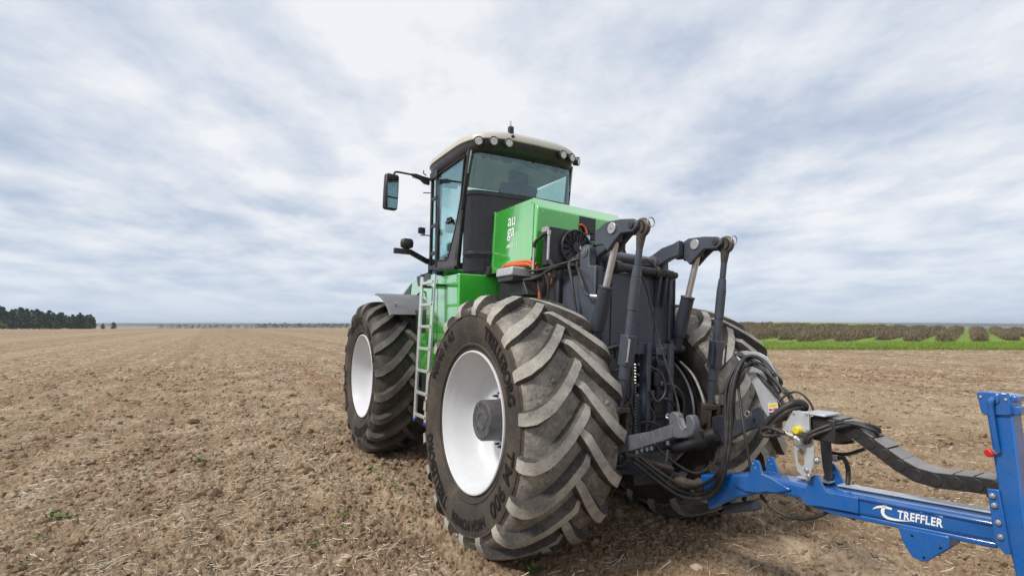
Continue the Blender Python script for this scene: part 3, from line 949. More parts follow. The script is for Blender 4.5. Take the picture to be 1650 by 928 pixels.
# ---- tyres
PROF = [(0, .974), (.13, .972), (.26, .964), (.335, .950), (.378, .927), (.410, .890), (.426, .83), (.428, .76), (.413, .69), (.390, .625), (.371, .585), (.362, .562)]
_d = [0.0]
for i in range(1, len(PROF)):
    _d.append(_d[-1] + math.hypot(PROF[i][0] - PROF[i - 1][0], PROF[i][1] - PROF[i - 1][1]))
def prof(a):
    s_ = -1 if a < 0 else 1
    a = min(abs(a), _d[-1] - 1e-4)
    i = max(k for k in range(len(_d) - 1) if _d[k] <= a)
    t_ = (a - _d[i]) / (_d[i + 1] - _d[i])
    x = PROF[i][0] + (PROF[i + 1][0] - PROF[i][0]) * t_; r_ = PROF[i][1] + (PROF[i + 1][1] - PROF[i][1]) * t_
    def nr(j):
        j0, j1 = max(j - 1, 0), min(j + 1, len(PROF) - 1)
        dx, dr = PROF[j1][0] - PROF[j0][0], PROF[j1][1] - PROF[j0][1]
        L = math.hypot(dx, dr); return -dr / L, dx / L
    (ax, ar), (bx, br) = nr(i), nr(i + 1)
    nx, nrr = ax + (bx - ax) * t_, ar + (br - ar) * t_
    return x * s_, r_, nx * s_, nrr
NL = 19
def make_tyre(name, front):
    b = MB()
    full = [(-x, r_) for x, r_ in PROF[::-1]] + PROF[1:]
    mis = []
    for i in range(len(full) - 1):
        rm = (full[i][1] + full[i + 1][1]) / 2
        mis.append(1 if rm > 0.90 else 0)
    b.lathe(full, 126, mis=mis)
    r2 = random.Random(3)
    for s_ in (-1, 1):
        for k in range(NL):
            ph0 = 2 * math.pi * (k + (0.5 if s_ > 0 else 0)) / NL
            secs = []
            na_ = 15
            amax = 0.475
            for i in range(na_ + 1):
                a = -0.035 + (amax + 0.035) * i / na_
                t_ = max(0, min(1, (a + 0.035) / 0.44))
                c = 0.40 * (1 - (1 - t_) ** 1.45)
                dc = 0.40 * 1.45 * (1 - t_) ** 0.45 / 0.44 if t_ < 1 else 0.0
                x, r_, nx, nr_ = prof(a)
                hgt = 0.068 if a < 0.33 else 0.068 - 0.052 * min(1, (a - 0.33) / (amax - 0.33)) ** 1.2
                if i == 0:
                    hgt *= 0.55
                wt = 0.030 + 0.009 * t_ + (0.006 if a > 0.37 else 0) + r2.uniform(-0.0015, 0.0015)
                if i == 0: wt *= 0.80
                wb = wt + 0.024
                # perpendicular to the path in the (arc, circumference) plane
                L = math.hypot(1, dc); pa, pc = -dc / L, 1 / L
                row = []
                for da, h_ in ((-wb, -0.008), (-wt, hgt), (wt, hgt), (wb, -0.008)):
                    xx, rr2, nnx, nnr = prof(a + pa * da if (a + pa * da) > -0.3 else -0.3)
                    cc = c + pc * da
                    xx = xx * s_ + nnx * s_ * h_; rr2 = rr2 + nnr * h_
                    ph = ph0 + cc / 0.97
                    row.append((xx, -rr2 * math.sin(ph), rr2 * math.cos(ph)))
                secs.append(row)
            vs = [p for row in secs for p in row]
            fs_top = [(i * 4 + 1, i * 4 + 2, i * 4 + 6, i * 4 + 5) for i in range(na_)]
            fs_sd = [(i * 4, i * 4 + 1, i * 4 + 5, i * 4 + 4) for i in range(na_)] + [(i * 4 + 2, i * 4 + 3, i * 4 + 7, i * 4 + 6) for i in range(na_)]
            fs_sd += [(0, 3, 2, 1), (na_ * 4, na_ * 4 + 1, na_ * 4 + 2, na_ * 4 + 3)]
            o0 = len(b.v)
            b.add(vs, fs_top, 2)
            b.f += [tuple(q_ + o0 for q_ in f_) for f_ in fs_sd]; b.m += [3] * len(fs_sd)
            # moulded seam line between the lugs
            x0, r0_, _, _ = prof(0.05); x1, r1_, _, _ = prof(0.22)
    # moulded ring at the rim and fine ring on the sidewall
    for s_ in (-1, 1):
        b.lathe([(s_ * .374, .600), (s_ * .392, .605), (s_ * .398, .618), (s_ * .390, .632)], 96, 0)
        b.lathe([(s_ * .414, .862), (s_ * .424, .862), (s_ * .427, .854), (s_ * .420, .846)], 96, 0)
    mats = [M['t_side'], M['f_floor'] if front else M['t_floor'], M['f_top'] if front else M['t_top'], M['t_side'] if front else M['t_flank']]
    me = bpy.data.meshes.new(name)
    me.from_pydata(b.v, [], b.f)
    for q_ in mats: me.materials.append(q_)
    me.polygons.foreach_set('material_index', b.m)
    bm = bmesh.new(); bm.from_mesh(me); bmesh.ops.recalc_face_normals(bm, faces=bm.faces); bm.to_mesh(me); bm.free()
    me.polygons.foreach_set('use_smooth', [True] * len(me.polygons)); me.set_sharp_from_angle(angle=R(33))
    return me
tyre_rear = make_tyre('tyre', False)
tyre_front = make_tyre('tyre', True)

def arc_text(mb, txt, rad, size, mid_deg, bold=0.012, squash=1.0, x0=-0.405, spacing=1.0):
    """raised lettering on the sidewall; mid_deg clockwise from the top as seen from the left side"""
    vs, fs = text_mesh(txt, size, bold * size, spacing)
    xs_ = [q_[0] for q_ in vs]; c_ = (min(xs_) + max(xs_)) / 2
    P = []
    for u, v in vs:
        ph = R(mid_deg) + (u - c_) * squash / rad
        rr2 = rad + v - size * 0.35
        # follow the sidewall bulge
        k = np.interp(rr2, [p[1] for p in PROF[::-1]], [p[0] for p in PROF[::-1]])
        P.append((-(k + 0.0095), -rr2 * math.sin(ph), rr2 * math.cos(ph)))
    mb.add(P, fs)

def make_rim():
    b = MB()
    p = [(-.352, .553), (-.372, .566), (-.384, .563), (-.386, .553), (-.376, .545), (-.345, .541), (-.330, .526), (-.290, .520), (-.268, .505), (-.215, .500),
         (-.190, .484), (-.150, .478), (-.122, .458), (-.086, .440), (-.064, .405), (-.058, .365), (-.060, .30), (-.060, .10), (-.060, .0)]
    b.lathe(p, 96)
    # rear barrel and inner flange
    b.lathe([(-.108, .452), (.10, .470), (.26, .500), (.345, .540), (.376, .545), (.386, .556), (.372, .566), (.352, .553), (-.352, .553)], 96)
    me = bpy.data.meshes.new('rim')
    me.from_pydata(b.v, [], b.f); me.materials.append(M['white'])
    bm = bmesh.new(); bm.from_mesh(me); bmesh.ops.remove_doubles(bm, verts=bm.verts, dist=1e-5); bm.to_mesh(me); bm.free()
    me.polygons.foreach_set('use_smooth', [True] * len(me.polygons)); me.set_sharp_from_angle(angle=R(44))
    return me
rim_me = make_rim()
def make_hub():
    b = MB()
    b.lathe([(-.05, .18), (-.085, .18), (-.09, .168), (-.268, .164), (-.280, .155), (-.281, .128), (-.276, .124), (-.276, .085), (-.284, .080), (-.284, .052), (-.277, .048), (-.277, .0)], 48)
    for s_, yy, zz in ((1, .05, .10), (-1, -.05, -.10), (1, -.085, .05), (1, .085, -.05)):
        b.box((-.281, yy, zz), (.012, .085, .014), Matrix.Rotation(R(38), 3, 'X'))
    for k in range(10):
        a = k * 0.628 + .2
        b.cyl((-.285, .142 * math.cos(a), .142 * math.sin(a)), (-.27, .142 * math.cos(a), .142 * math.sin(a)), .008, n=8)
    return b
def make_studs():
    b = MB()
    for k in range(20):
        a = 2 * math.pi * k / 20
        y, z = .222 * math.cos(a), .222 * math.sin(a)
        b.cyl((-.062, y, z), (-.088, y, z), .0135 if k % 2 else .010, n=6)
        b.cyl((-.088, y, z), (-.110 if k % 2 else -.098, y, z), .008, n=10)
    return b
hub_me = stud_me = None
def stuck_soil(seed, n):
    g = np.random.default_rng(seed); v, f_ = ico(1); nv = len(v)
    x = g.uniform(-.40, .40, n); ph = g.uniform(0, 6.283, n)
    k = vnoise(x * 9 + 5, ph * 7, 700 + seed) > 0.52
    x, ph = x[k], ph[k]; n = len(x)
    s_ = 0.004 + 0.020 * g.random(n) ** 3
    r_ = np.interp(np.abs(x), [p[0] for p in PROF[:7]], [p[1] for p in PROF[:7]]) + 0.001
    V = v[None] * (1 + 0.5 * (g.random((n, nv, 1)) - .5)) * s_[:, None, None] * np.array([1.2, 1.2, .7])
    c, s2 = np.cos(ph)[:, None], np.sin(ph)[:, None]
    rad = r_[:, None] + V[..., 2]; tg = V[..., 1]
    P_ = np.stack([x[:, None] + V[..., 0], -rad * s2 - tg * c, rad * c - tg * s2], -1).reshape(-1, 3)
    me = bpy.data.meshes.new('stuck_soil'); me.from_pydata(P_.tolist(), [], (f_[None] + (np.arange(n) * nv)[:, None, None]).reshape(-1, 3).tolist()); me.materials.append(M['t_floor'])
    return me
soil_me = stuck_soil(4, 1800)
wheels = []
for nm, mw, sd, fr in (('rear_left', MR, -1, 0), ('rear_right', MR, 1, 0), ('front_left', MF, -1, 1), ('front_right', MF, 1, 1)):
    wm = mw @ Matrix.Translation((-0.92 if sd < 0 else 1.06, 0, 0.06 if nm == 'rear_right' else 0))
    if sd > 0:
        wm = wm @ Matrix.Scale(-1, 4, (1, 0, 0))
    wm = wm @ Matrix.Rotation(R((0, 7, 3, 11)[(sd + 1) // 2 + 2 * fr]), 4, 'X')
    wh = bpy.data.objects.new('wheel', None)
    place(wh, tractor, wm)
    if fr:
        wm_t = wm @ Matrix.Scale(0.99, 4)
    else:
        wm_t = wm
    ty = place(bpy.data.objects.new('tyre', tyre_front if fr else tyre_rear), wh, wm_t)
    place(bpy.data.objects.new('rim', rim_me), wh, wm)
    if not fr:
        tag(place(bpy.data.objects.new('stuck_soil', soil_me), wh, wm), kind='stuff')
    if hub_me is None:
        o = make_hub().build('hub', M['hub'], wh, wm, bevel=0.003); hub_me = o.data
        o2 = make_studs().build('wheel_nuts', M['black'], wh, wm); stud_me = o2.data
    else:
        place(bpy.data.objects.new('hub', hub_me), wh, (wm @ Matrix.Translation((-.045, 0, 0)) @ Matrix.Diagonal((.22, .8, .8, 1))) if fr else wm); place(bpy.data.objects.new('wheel_nuts', stud_me), wh, wm)
    wheels.append(wh)
    if sd < 0:
        spin = -(0, 7, 3, 11)[(sd + 1) // 2 + 2 * fr]
        rotm = wm @ Matrix.Rotation(R(spin), 4, 'X')
        sh = -64 if fr else 0
        for tx, rd_, sz_, deg, bd, sq in (('900/60 R 42', .765, .120, -47, .010, 1.0), ('TRELLEBORG', .765, .150, 47, .022, 0.80), ('TM 900', .755, .165, 116, .012, 1.05), ('HIGH POWER', .770, .105, 168, .018, 0.92), ('TRELLEBORG', .765, .150, 226, .022, 0.80)):
            b = MB(); arc_text(b, tx, rd_, sz_, deg + sh, bd, sq)
            b.build('tyre_lettering', M['t_text'], wh, rotm @ Matrix.Scale(0.99 if fr else 1.0, 4), recalc=False)
# valve on the front rim
b = MB(); b.cyl((-.33, .1, .50), (-.40, .1, .47), .007); b.build('valve', M['steel'], wheels[2], WM[wheels[2].name])

# ---- chassis and axles
def P(name, mb, mat, fr=MR, parent=tractor, **k):
    return mb.build(name, mat, parent, fr, **k)
b = MB()
b.box((0, 1.6, .02), (.62, 4.4, .46)); b.box((0, -.02, -.1), (.5, .9, .5)); b.box((0, 1.1, .42), (.95, 1.7, .62))
P('chassis', b, M['navy'], bevel=.02)
b = MB(); b.box((0, .62, 1.02), (.92, 1.16, .66)); P('gearbox_cover', b, M['black'], bevel=.02)
b = MB(); b.cyl((-.86, 0, 0), (1.0, 0, .05), .17); b.cyl((-.55, 0, 0), (-.42, 0, 0), .26); b.cyl((.55, 0, 0), (.42, 0, 0), .26); P('rear_axle', b, M['navy'])
b = MB(); b.cyl((-.86, 0, 0), (1.0, 0, 0), .16); b.box((0, 0, 0), (.5, .5, .5)); P('front_axle', b, M['navy'], MF)

# ---- green engine cover behind the cab
b = MB()
sec = [(1.22, 1.375), (.32, 1.365), (.30, 1.962), (.40, 2.076), (1.235, 2.082)]
b.prism(sec, 'x', -.55, .555)
eng = P('engine_cover', b, M['green'], bevel=.012)
b = MB(); b.box((-.552, 1.20, 1.73), (.012, .05, .70)); P('folded_edge', b, M['green'], parent=eng, bevel=.004)
b = MB(); b.box((.060, .306, 1.862), (.215, .012, .185)); cb = P('cover_opening', b, M['blackgloss'], parent=eng)
b = MB(); b.box((-.556, .34, 1.43), (.012, .075, .085)); P('cable_hole', b, M['blackgloss'], parent=eng, bevel=.01)
b = MB(); b.tube([(-.05, .295, 1.86), (-.02, .285, 1.86), (.02, .28, 1.83), (.045, .27, 1.76)], .011)
P('cable', b, M['orange'], parent=eng)
b = MB(); b.box((.09, .275, 1.81), (.06, .05, .055)); b.box((.055, .265, 1.74), (.13, .06, .05)); b.tube([(.12, .27, 1.73), (.16, .22, 1.80), (.22, .2, 1.80), (.24, .22, 1.73)], .007)
P('plug_block', b, M['black'], parent=eng, bevel=.006)
b = MB(); b.box((-.5515, .37, 1.70), (.004, .004, .62)); b.box((.30, .3095, 1.66), (.004, .004, .58)); b.box((-.24, .3095, 1.90), (.58, .004, .004)); P('panel_gap', b, M['blackgloss'], parent=eng)
b = MB()
for y, z in ((1.14, 2.03), (1.14, 1.42), (.42, 2.03), (.45, 1.42), (.80, 2.04), (.80, 1.41)):
    b.cyl((-.549, y, z), (-.556, y, z), .009, n=10)
for x, z in ((-.49, 1.93), (-.28, 1.93), (-.12, 1.93), (.24, 1.93), (.40, 1.93), (.51, 1.93)):
    b.cyl((x, .322, z), (x, .301, z), .009, n=10)
P('bolt', b, M['steel'], parent=eng)
def side_text(txt, size, y0, z0, x, bold=.02, sq=1.0):
    """text on the left side, reading towards the rear; y0 is its forward edge"""
    vs, fs = text_mesh(txt, size, bold * size)
    return [(x, y0 - u * sq, z0 + v) for u, v in vs], fs
b = MB()
for tx, zz in (('au', 1.860), ('ga', 1.745)):
    b.add(*side_text(tx, .185, .880, zz, -.5535, .010, .95))
b.add(*side_text('AMG3 - 1', .055, .885, 1.625, -.5535, .02))
P('lettering', b, M['decal'], parent=eng, recalc=False)

# ---- radiator with its fan
b = MB(); b.box((-.285, .17, 1.56), (.50, .09, .37)); rad = P('radiator', b, M['black'], bevel=.008)
b = MB()
for k in range(14):
    a = k * 2 * math.pi / 14
    c, s_ = math.cos(a), math.sin(a)
    b.box((-.222 + .095 * c, .105, 1.575 + .095 * s_), (.125, .006, .034), Matrix.Rotation(-a, 3, 'Y') @ Matrix.Rotation(R(28), 3, 'X'))
b.cyl((-.222, .09, 1.575), (-.222, .125, 1.575), .048)
P('fan', b, M['black'], parent=rad)
b = MB()
ring = [(-.222 + .168 * math.cos(k * math.pi / 24), .100, 1.575 + .168 * math.sin(k * math.pi / 24)) for k in range(49)]
b.tube(ring, .011, 8, smooth=False)
for k in range(14):
    a = k * 2 * math.pi / 14 + .2
    b.tube([(-.222 + .04 * math.cos(a), .082, 1.575 + .04 * math.sin(a)), (-.222 + .10 * math.cos(a + .12), .084, 1.575 + .10 * math.sin(a + .12)), (-.222 + .168 * math.cos(a + .18), .094, 1.575 + .168 * math.sin(a + .18))], .0035, 6, 3)
b.cyl((-.222, .072, 1.575), (-.222, .085, 1.575), .05)
P('fan_guard', b, M['black'], parent=rad)
b = MB(); b.box((-.195, .069, 1.575), (.010, .004, .03)); b.box((-.062, .122, 1.70), (.035, .004, .045)); P('sticker', b, M['decal'], parent=rad)
b = MB(); b.box((-.545, .16, 1.715), (.03, .08, .045)); b.cyl((-.535, .115, 1.70), (-.535, .115, 1.66), .02); b.cyl((-.535, .115, 1.42), (-.535, .115, 1.68), .013); b.cyl((-.60, .26, 1.30), (-.60, .26, 1.55), .013)
P('pipe', b, M['steel'])
b = MB(); b.tube([(-.60, .26, 1.55), (-.60, .24, 1.60), (-.565, .18, 1.66), (-.54, .12, 1.69)], .017); b.tube([(-.53, .10, 1.42), (-.50, .07, 1.36), (-.40, .04, 1.36)], .02)
b.tube([(-.25, .05, 1.33), (-.26, .03, 1.44), (-.23, .03, 1.50), (-.19, .03, 1.44), (-.19, .04, 1.34)], .024)
b.tube([(-.32, .06, 1.40), (-.34, .0, 1.44), (-.30, -.02, 1.44), (-.29, .02, 1.38)], .016)
P('coolant_hose', b, M['rubber'])
# second fan at the far side, just showing between the arms
b = MB(); b.box((.26, .17, 1.56), (.34, .09, .34)); r2_ = P('radiator', b, M['black'], bevel=.008)
b = MB(); b.tube([(.27 + .14 * math.cos(k * math.pi / 16), .10, 1.56 + .14 * math.sin(k * math.pi / 16)) for k in range(33)], .01, 8, smooth=False)
for k in range(10):
    a = k * .628; b.bar((.27, .10, 1.56), (.27 + .13 * math.cos(a), .10, 1.56 + .13 * math.sin(a)), .004, .03)
P('fan', b, M['black'], parent=r2_)
# fittings between cover and arms
b = MB()
for x, z in ((-.02, 1.62), (.03, 1.66), (.02, 1.56), (.08, 1.60), (.10, 1.68)):
    b.cyl((x, .12, z), (x, .06, z), .022); b.cyl((x, .06, z), (x, .03, z - .02), .014)
P('pipe_fittings', b, M['rust'])

# ---- junction box with orange conduits at the left
b = MB(); b.box((-.60, .56, 1.325), (.30, .32, .085)); jb = P('junction_box', b, M['galv'], bevel=.012)
b = MB(); b.box((-.60, .56, 1.255), (.27, .30, .05)); b.prism([(.72, 1.24), (.40, 1.24), (.30, 1.10), (.70, 1.10)], 'x', -.62, -.35); P('bracket', b, M['black'], parent=jb, bevel=.008)
b = MB(); b.box((-.53, .398, 1.335), (.06, .006, .03)); P('label_plate', b, M['decal'], parent=jb)
b = MB()
for dz, dx in ((0, 0), (.028, .035), (-.004, .055)):
    b.tube([(-.70 + dx, .66, 1.36), (-.70 + dx, .64, 1.395 + dz * .6), (-.64 + dx, .50, 1.405 + dz), (-.60 + dx, .38, 1.40 + dz), (-.57 + dx, .30, 1.37 + dz)], .018)
P('conduit', b, M['orange'], parent=jb)
b = MB(); b.tube([(-.50, .30, 1.22), (-.50, .28, 1.10), (-.49, .30, .95)], .016); b.tube([(-.46, .22, 1.33), (-.44, .16, 1.27), (-.47, .14, 1.20)], .016); P('conduit', b, M['orange'])
b = MB()
for i, pth in enumerate((
        [(-.62, .30, 1.32), (-.56, .12, 1.335), (-.50, -.10, 1.37), (-.44, -.22, 1.40), (-.30, -.26, 1.41)],
        [(-.60, .28, 1.26), (-.55, .15, 1.29), (-.50, 0, 1.36), (-.42, -.12, 1.375), (-.2, -.2, 1.37)],
        [(-.64, .36, 1.24), (-.58, .20, 1.26), (-.54, .05, 1.33), (-.50, -.06, 1.35), (-.40, -.15, 1.36)],
        [(-.58, .25, 1.30), (-.55, .2, 1.15), (-.54, .16, .98)],
        [(-.56, .12, 1.30), (-.54, .08, 1.18), (-.53, .1, .95)])):
    b.tube(pth, .014 if i < 3 else .010, 8)
P('hydraulic_hose', b, M['rubber'])

# ---- grey rear housing, towers, cross shaft
b = MB()
b.box((.0, -.17, .60), (.80, .56, 1.34))
b.prism([(-.43, .62), (.44, .62), (.44, 1.30), (.30, 1.33), (-.43, 1.27)], 'y', -.485, -.449)
hs = P('rear_housing', b, M['grey'], bevel=.014)
b = MB()
for x in (-.27, -.02, .24):
    b.box((x, -.4885, .95), (.012, .012, .60))
P('weld_seam', b, M['grey'], parent=hs)
for sx in (-1, 1):
    b = MB()
    ear = [(-.27, -.05), (-.27, 1.32), (-.290, 1.325)] + [(-.355 + .062 * math.cos(R(a)), 1.446 + .066 * math.sin(R(a))) for a in range(0, 181, 20)] + [(-.420, 1.325), (-.51, 1.315), (-.51, -.05)]
    b.prism(ear, 'x', sx * .475, sx * .395)
    tw = P('arm_tower', b, M['grey'], bevel=.01)
    b = MB(); b.cyl((sx * .473, -.355, 1.446), (sx * .484, -.355, 1.446), .045); b.cyl((sx * .484, -.355, 1.446), (sx * .490, -.355, 1.446), .028)
    P('shaft_cap', b, [M['cast']], parent=tw, bevel=.004)
    b = MB(); b.box((sx * .45, -.513, .95), (.012, .012, .66)); P('slot', b, M['blackgloss'], parent=tw)
b = MB(); b.cyl((-.40, -.355, 1.446), (.40, -.355, 1.446), .050); b.cyl((-.395, -.355, 1.446), (-.31, -.355, 1.446), .066); b.cyl((.395, -.355, 1.446), (.31, -.355, 1.446), .066)
P('cross_shaft', b, M['cast'])
b = MB(); b.cyl((-.33, -.53, 1.325), (.40, -.53, 1.325), .038); b.cyl((.18, -.53, 1.325), (.22, -.53, 1.325), .056); b.cyl((.30, -.53, 1.325), (.33, -.53, 1.325), .048); b.cyl((-.30, -.53, 1.325), (-.24, -.53, 1.325), .055); b.cyl((.38, -.53, 1.325), (.45, -.53, 1.325), .03)
P('steering_cylinder', b, M['black'], bevel=.004)
b = MB(); b.prism([(-.50, 1.33), (-.56, 1.30), (-.52, 1.05), (-.49, 1.02)], 'x', .22, .25); b.prism([(-.50, 1.33), (-.56, 1.30), (-.52, 1.05), (-.49, 1.02)], 'x', .30, .33); P('cylinder_bracket', b, M['grey'], bevel=.005)
b = MB(); b.tube([(.0, -.50, 1.41), (.06, -.53, 1.43), (.14, -.53, 1.40), (.20, -.50, 1.38)], .008); b.tube([(.02, -.5, 1.38), (.1, -.53, 1.385), (.2, -.51, 1.41)], .006); P('brake_pipe', b, M['brass'])

# ---- lift arms, cylinders, lift rods
ARM = [(-.29, 1.49), (-.36, 1.53), (-.46, 1.575), (-.60, 1.598), (-.70, 1.638), (-.86, 1.632), (-.99, 1.612), (-1.045, 1.585), (-1.05, 1.545), (-1.0, 1.512), (-.87, 1.52), (-.80, 1.495), (-.70, 1.486), (-.55, 1.462), (-.44, 1.42), (-.37, 1.375), (-.30, 1.39)]
for sx in (-1, 1):
    b = MB()
    inner = [p for p in ARM if p[0] > -.87] 
    b.prism([(-.29, 1.49), (-.36, 1.53), (-.46, 1.575), (-.60, 1.598), (-.66, 1.62), (-.66, 1.482), (-.55, 1.462), (-.44, 1.42), (-.37, 1.375), (-.30, 1.39)], 'x', sx * .33, sx * .392)
    for a0, a1 in ((.405, .437), (.505, .537)):
        b.prism([(-.56, 1.592), (-.60, 1.600), (-.70, 1.640), (-.86, 1.634), (-1.0, 1.612), (-1.045, 1.582), (-1.045, 1.545), (-1.0, 1.512), (-.87, 1.52), (-.80, 1.47), (-.72, 1.40), (-.66, 1.46), (-.56, 1.465)], 'x', sx * a0, sx * a1)
    b.box((sx * .47, -.60, 1.535), (.12, .10, .10))
    arm = P('lift_arm', b, M['grey'], bevel=.008)
    b = MB(); b.box((sx * .392, -.43, 1.53), (.05, .13, .012), Matrix.Rotation(R(-22), 3, 'X')); b.box((sx * .392, -.555, 1.588), (.05, .07, .012), Matrix.Rotation(R(-10), 3, 'X')); P('wear_plate', b, M['grey'], parent=arm, bevel=.004)
    b = MB(); b.cyl((sx * .395, -.775, 1.575), (sx * .55, -.775, 1.575), .046); b.box((sx * .552, -.775, 1.575), (.006, .03, .012)); P('cylinder_pin', b, M['steel'], parent=arm, bevel=.003)
    b = MB(); b.cyl((sx * .395, -.985, 1.565), (sx * .55, -.985, 1.565), .026, n=18); P('rod_pin', b, M['black'], parent=arm, bevel=.003)
    b = MB(); b.tube([(sx * .47 + .035 * math.cos(q_), -1.12, 1.575 + .035 * math.sin(q_)) for q_ in np.linspace(0, 6.28, 14)], .005, 6, smooth=False); P('linch_pin', b, M['steel'], parent=arm)
    # cylinder
    p_top = Vector((sx * .47, -.775, 1.575)); p_bar = Vector((sx * .475, -.645, 1.115)); p_bot = Vector((sx * .475, -.548, .775)); p_piv = Vector((sx * .475, -.52, .66))
    b = MB(); b.cyl(p_bar, p_bot, .058, n=32); dcy = (p_top - p_bar).normalized(); b.cyl(p_bar - dcy * .004, p_bar + dcy * .016, .062, n=32); b.cyl(p_bot, p_piv, .046)
    cyl = P('lift_cylinder', b, M['navy'], bevel=.005)
    b = MB(); b.cyl(p_bar, p_top - dcy * .06, .028, n=28); P('piston_rod', b, M['chrome'], parent=cyl)
    b = MB(); b.box(p_top - dcy * .03, (.065, .10, .14), Matrix.Rotation(-math.atan2(-.13, .46), 3, 'X')); P('rod_eye', b, M['grey'], parent=cyl, bevel=.015)
    b = MB(); b.cyl((sx * .38, -.52, .66), (sx * .56, -.52, .66), .040); b.box((sx * .40, -.47, .66), (.04, .16, .16)); P('cylinder_foot', b, M['navy'], parent=cyl, bevel=.008)
    b = MB()
    if sx < 0:
        b.tube([(-.34, -.10, 1.40), (-.44, -.20, 1.36), (-.535, -.40, 1.20), (-.535, -.47, 1.08), (-.52, -.53, 1.055)], .013); b.tube([(-.30, -.12, 1.40), (-.50, -.18, 1.37), (-.545, -.28, 1.2), (-.545, -.35, .95), (-.54, -.38, .75)], .013)
        P('hydraulic_hose', b, M['rubber'], parent=cyl)
        b = MB(); b.cyl((-.523, -.52, 1.056), (-.51, -.56, 1.05), .017); b.cyl((-.51, -.56, 1.05), (-.495, -.60, 1.045), .020); P('hose_fitting', b, M['steel'], parent=cyl)
    else:
        b.tube([(.44, -.40, 1.02), (.43, -.52, 1.045), (.46, -.58, 1.04), (.475, -.60, 1.0)], .012); P('hydraulic_hose', b, M['brass'], parent=cyl)
    # lift rod
    q0, q1 = Vector((sx * .475, -1.035, 1.545)), Vector((sx * .505, -.865, .06))
    def lr(t_): return q0 + (q1 - q0) * t_
    b = MB(); b.cyl(lr(.09), lr(.19), .025); b.cyl(lr(.19), lr(.25), .030, .037); b.cyl(lr(.25), lr(.415), .038); b.cyl(lr(.415), lr(.56), .034); b.cyl(lr(.56), lr(.76), .040, .040); b.cyl(lr(.76), lr(.87), .034, .024); b.cyl(lr(.87), lr(.93), .022)
    rod = P('lift_rod', b, M['grey'], bevel=.004)
    b = MB(); b.box(lr(.615), (.088, .085, .23), Matrix.Rotation(math.atan2(.17, 1.485), 3, 'X')); P('adjuster_sleeve', b, M['grey'], parent=rod, bevel=.006)
    b = MB()
    for ox in ((-.058, .058) if sx > 0 else (-.046,)):
        t0, t1 = lr(.56), lr(.67)
        o_ = Vector((ox * 1.0, -.05 if sx < 0 else 0, 0))
        e_ = Vector((ox * .45, -.035, 0))
        b.tube([t0 + o_ * .8, t0 + o_ + e_, t1 + o_ + e_, t1 + o_ * .8], .008, 8, smooth=False)
    P('handle', b, M['steel'] if sx < 0 else M['grey'], parent=rod)
    b = MB(); b.tube([lr(.0) + Vector((0, .058 * math.cos(q_), .055 * math.sin(q_))) for q_ in np.linspace(0, 6.283, 20)], .022, 8, smooth=False); b.cyl(lr(.03), lr(.10), .038, .026); b.cyl(lr(0) + Vector((-.032, 0, 0)), lr(0) + Vector((.032, 0, 0)), .044)
    P('ball_eye', b, M['brass'], parent=rod)
    b = MB()
    for ox in (-.045, .045):
        b.box(lr(.965) + Vector((ox, 0, -.02)), (.022, .10, .26))
    b.box(lr(.91), (.12, .10, .04)); b.cyl(lr(1.0) + Vector((-.09, 0, 0)), lr(1.0) + Vector((.09, 0, 0)), .026)
    P('rod_fork', b, M['rust'], parent=rod, bevel=.006)

# ---- lower links with catch hooks
HOOK = [(-1.375,0.226),(-1.396,0.254),(-1.421,0.258),(-1.451,0.247),(-1.460,0.226),(-1.467,0.189),(-1.492,0.161),(-1.516,0.169),(-1.521,0.204),(-1.511,0.240),(-1.532,0.255),(-1.563,0.256),(-1.584,0.220),(-1.589,0.179),(-1.572,0.139),(-1.527,0.112),(-1.455,0.093),(-1.405,0.095),(-1.382,0.118)]
LINK = [(-0.960,0.014),(-1.052,0.045),(-1.224,0.099),(-1.382,0.166),(-1.416,0.168),(-1.417,0.095),(-1.280,0.034),(-1.056,-0.062),(-0.965,-0.091)]
BOLTS = [(-1.084,-0.068),(-1.132,-0.045),(-1.181,-0.030),(-1.222,-0.015),(-1.363,0.048)]
def hook_outline(c, s_=1.0):
    o = [(.10, .075), (.04, .115), (.0, .115), (-.035, .085), (-.045, .03), (-.078, .005), (-.105, .025), (-.108, .115), (-.135, .135), (-.165, .120), (-.180, .05), (-.170, -.04), (-.13, -.085), (-.06, -.10), (.04, -.085), (.10, -.06)]
    return [(c[0] + p[0] * s_, c[1] + p[1] * s_) for p in o]
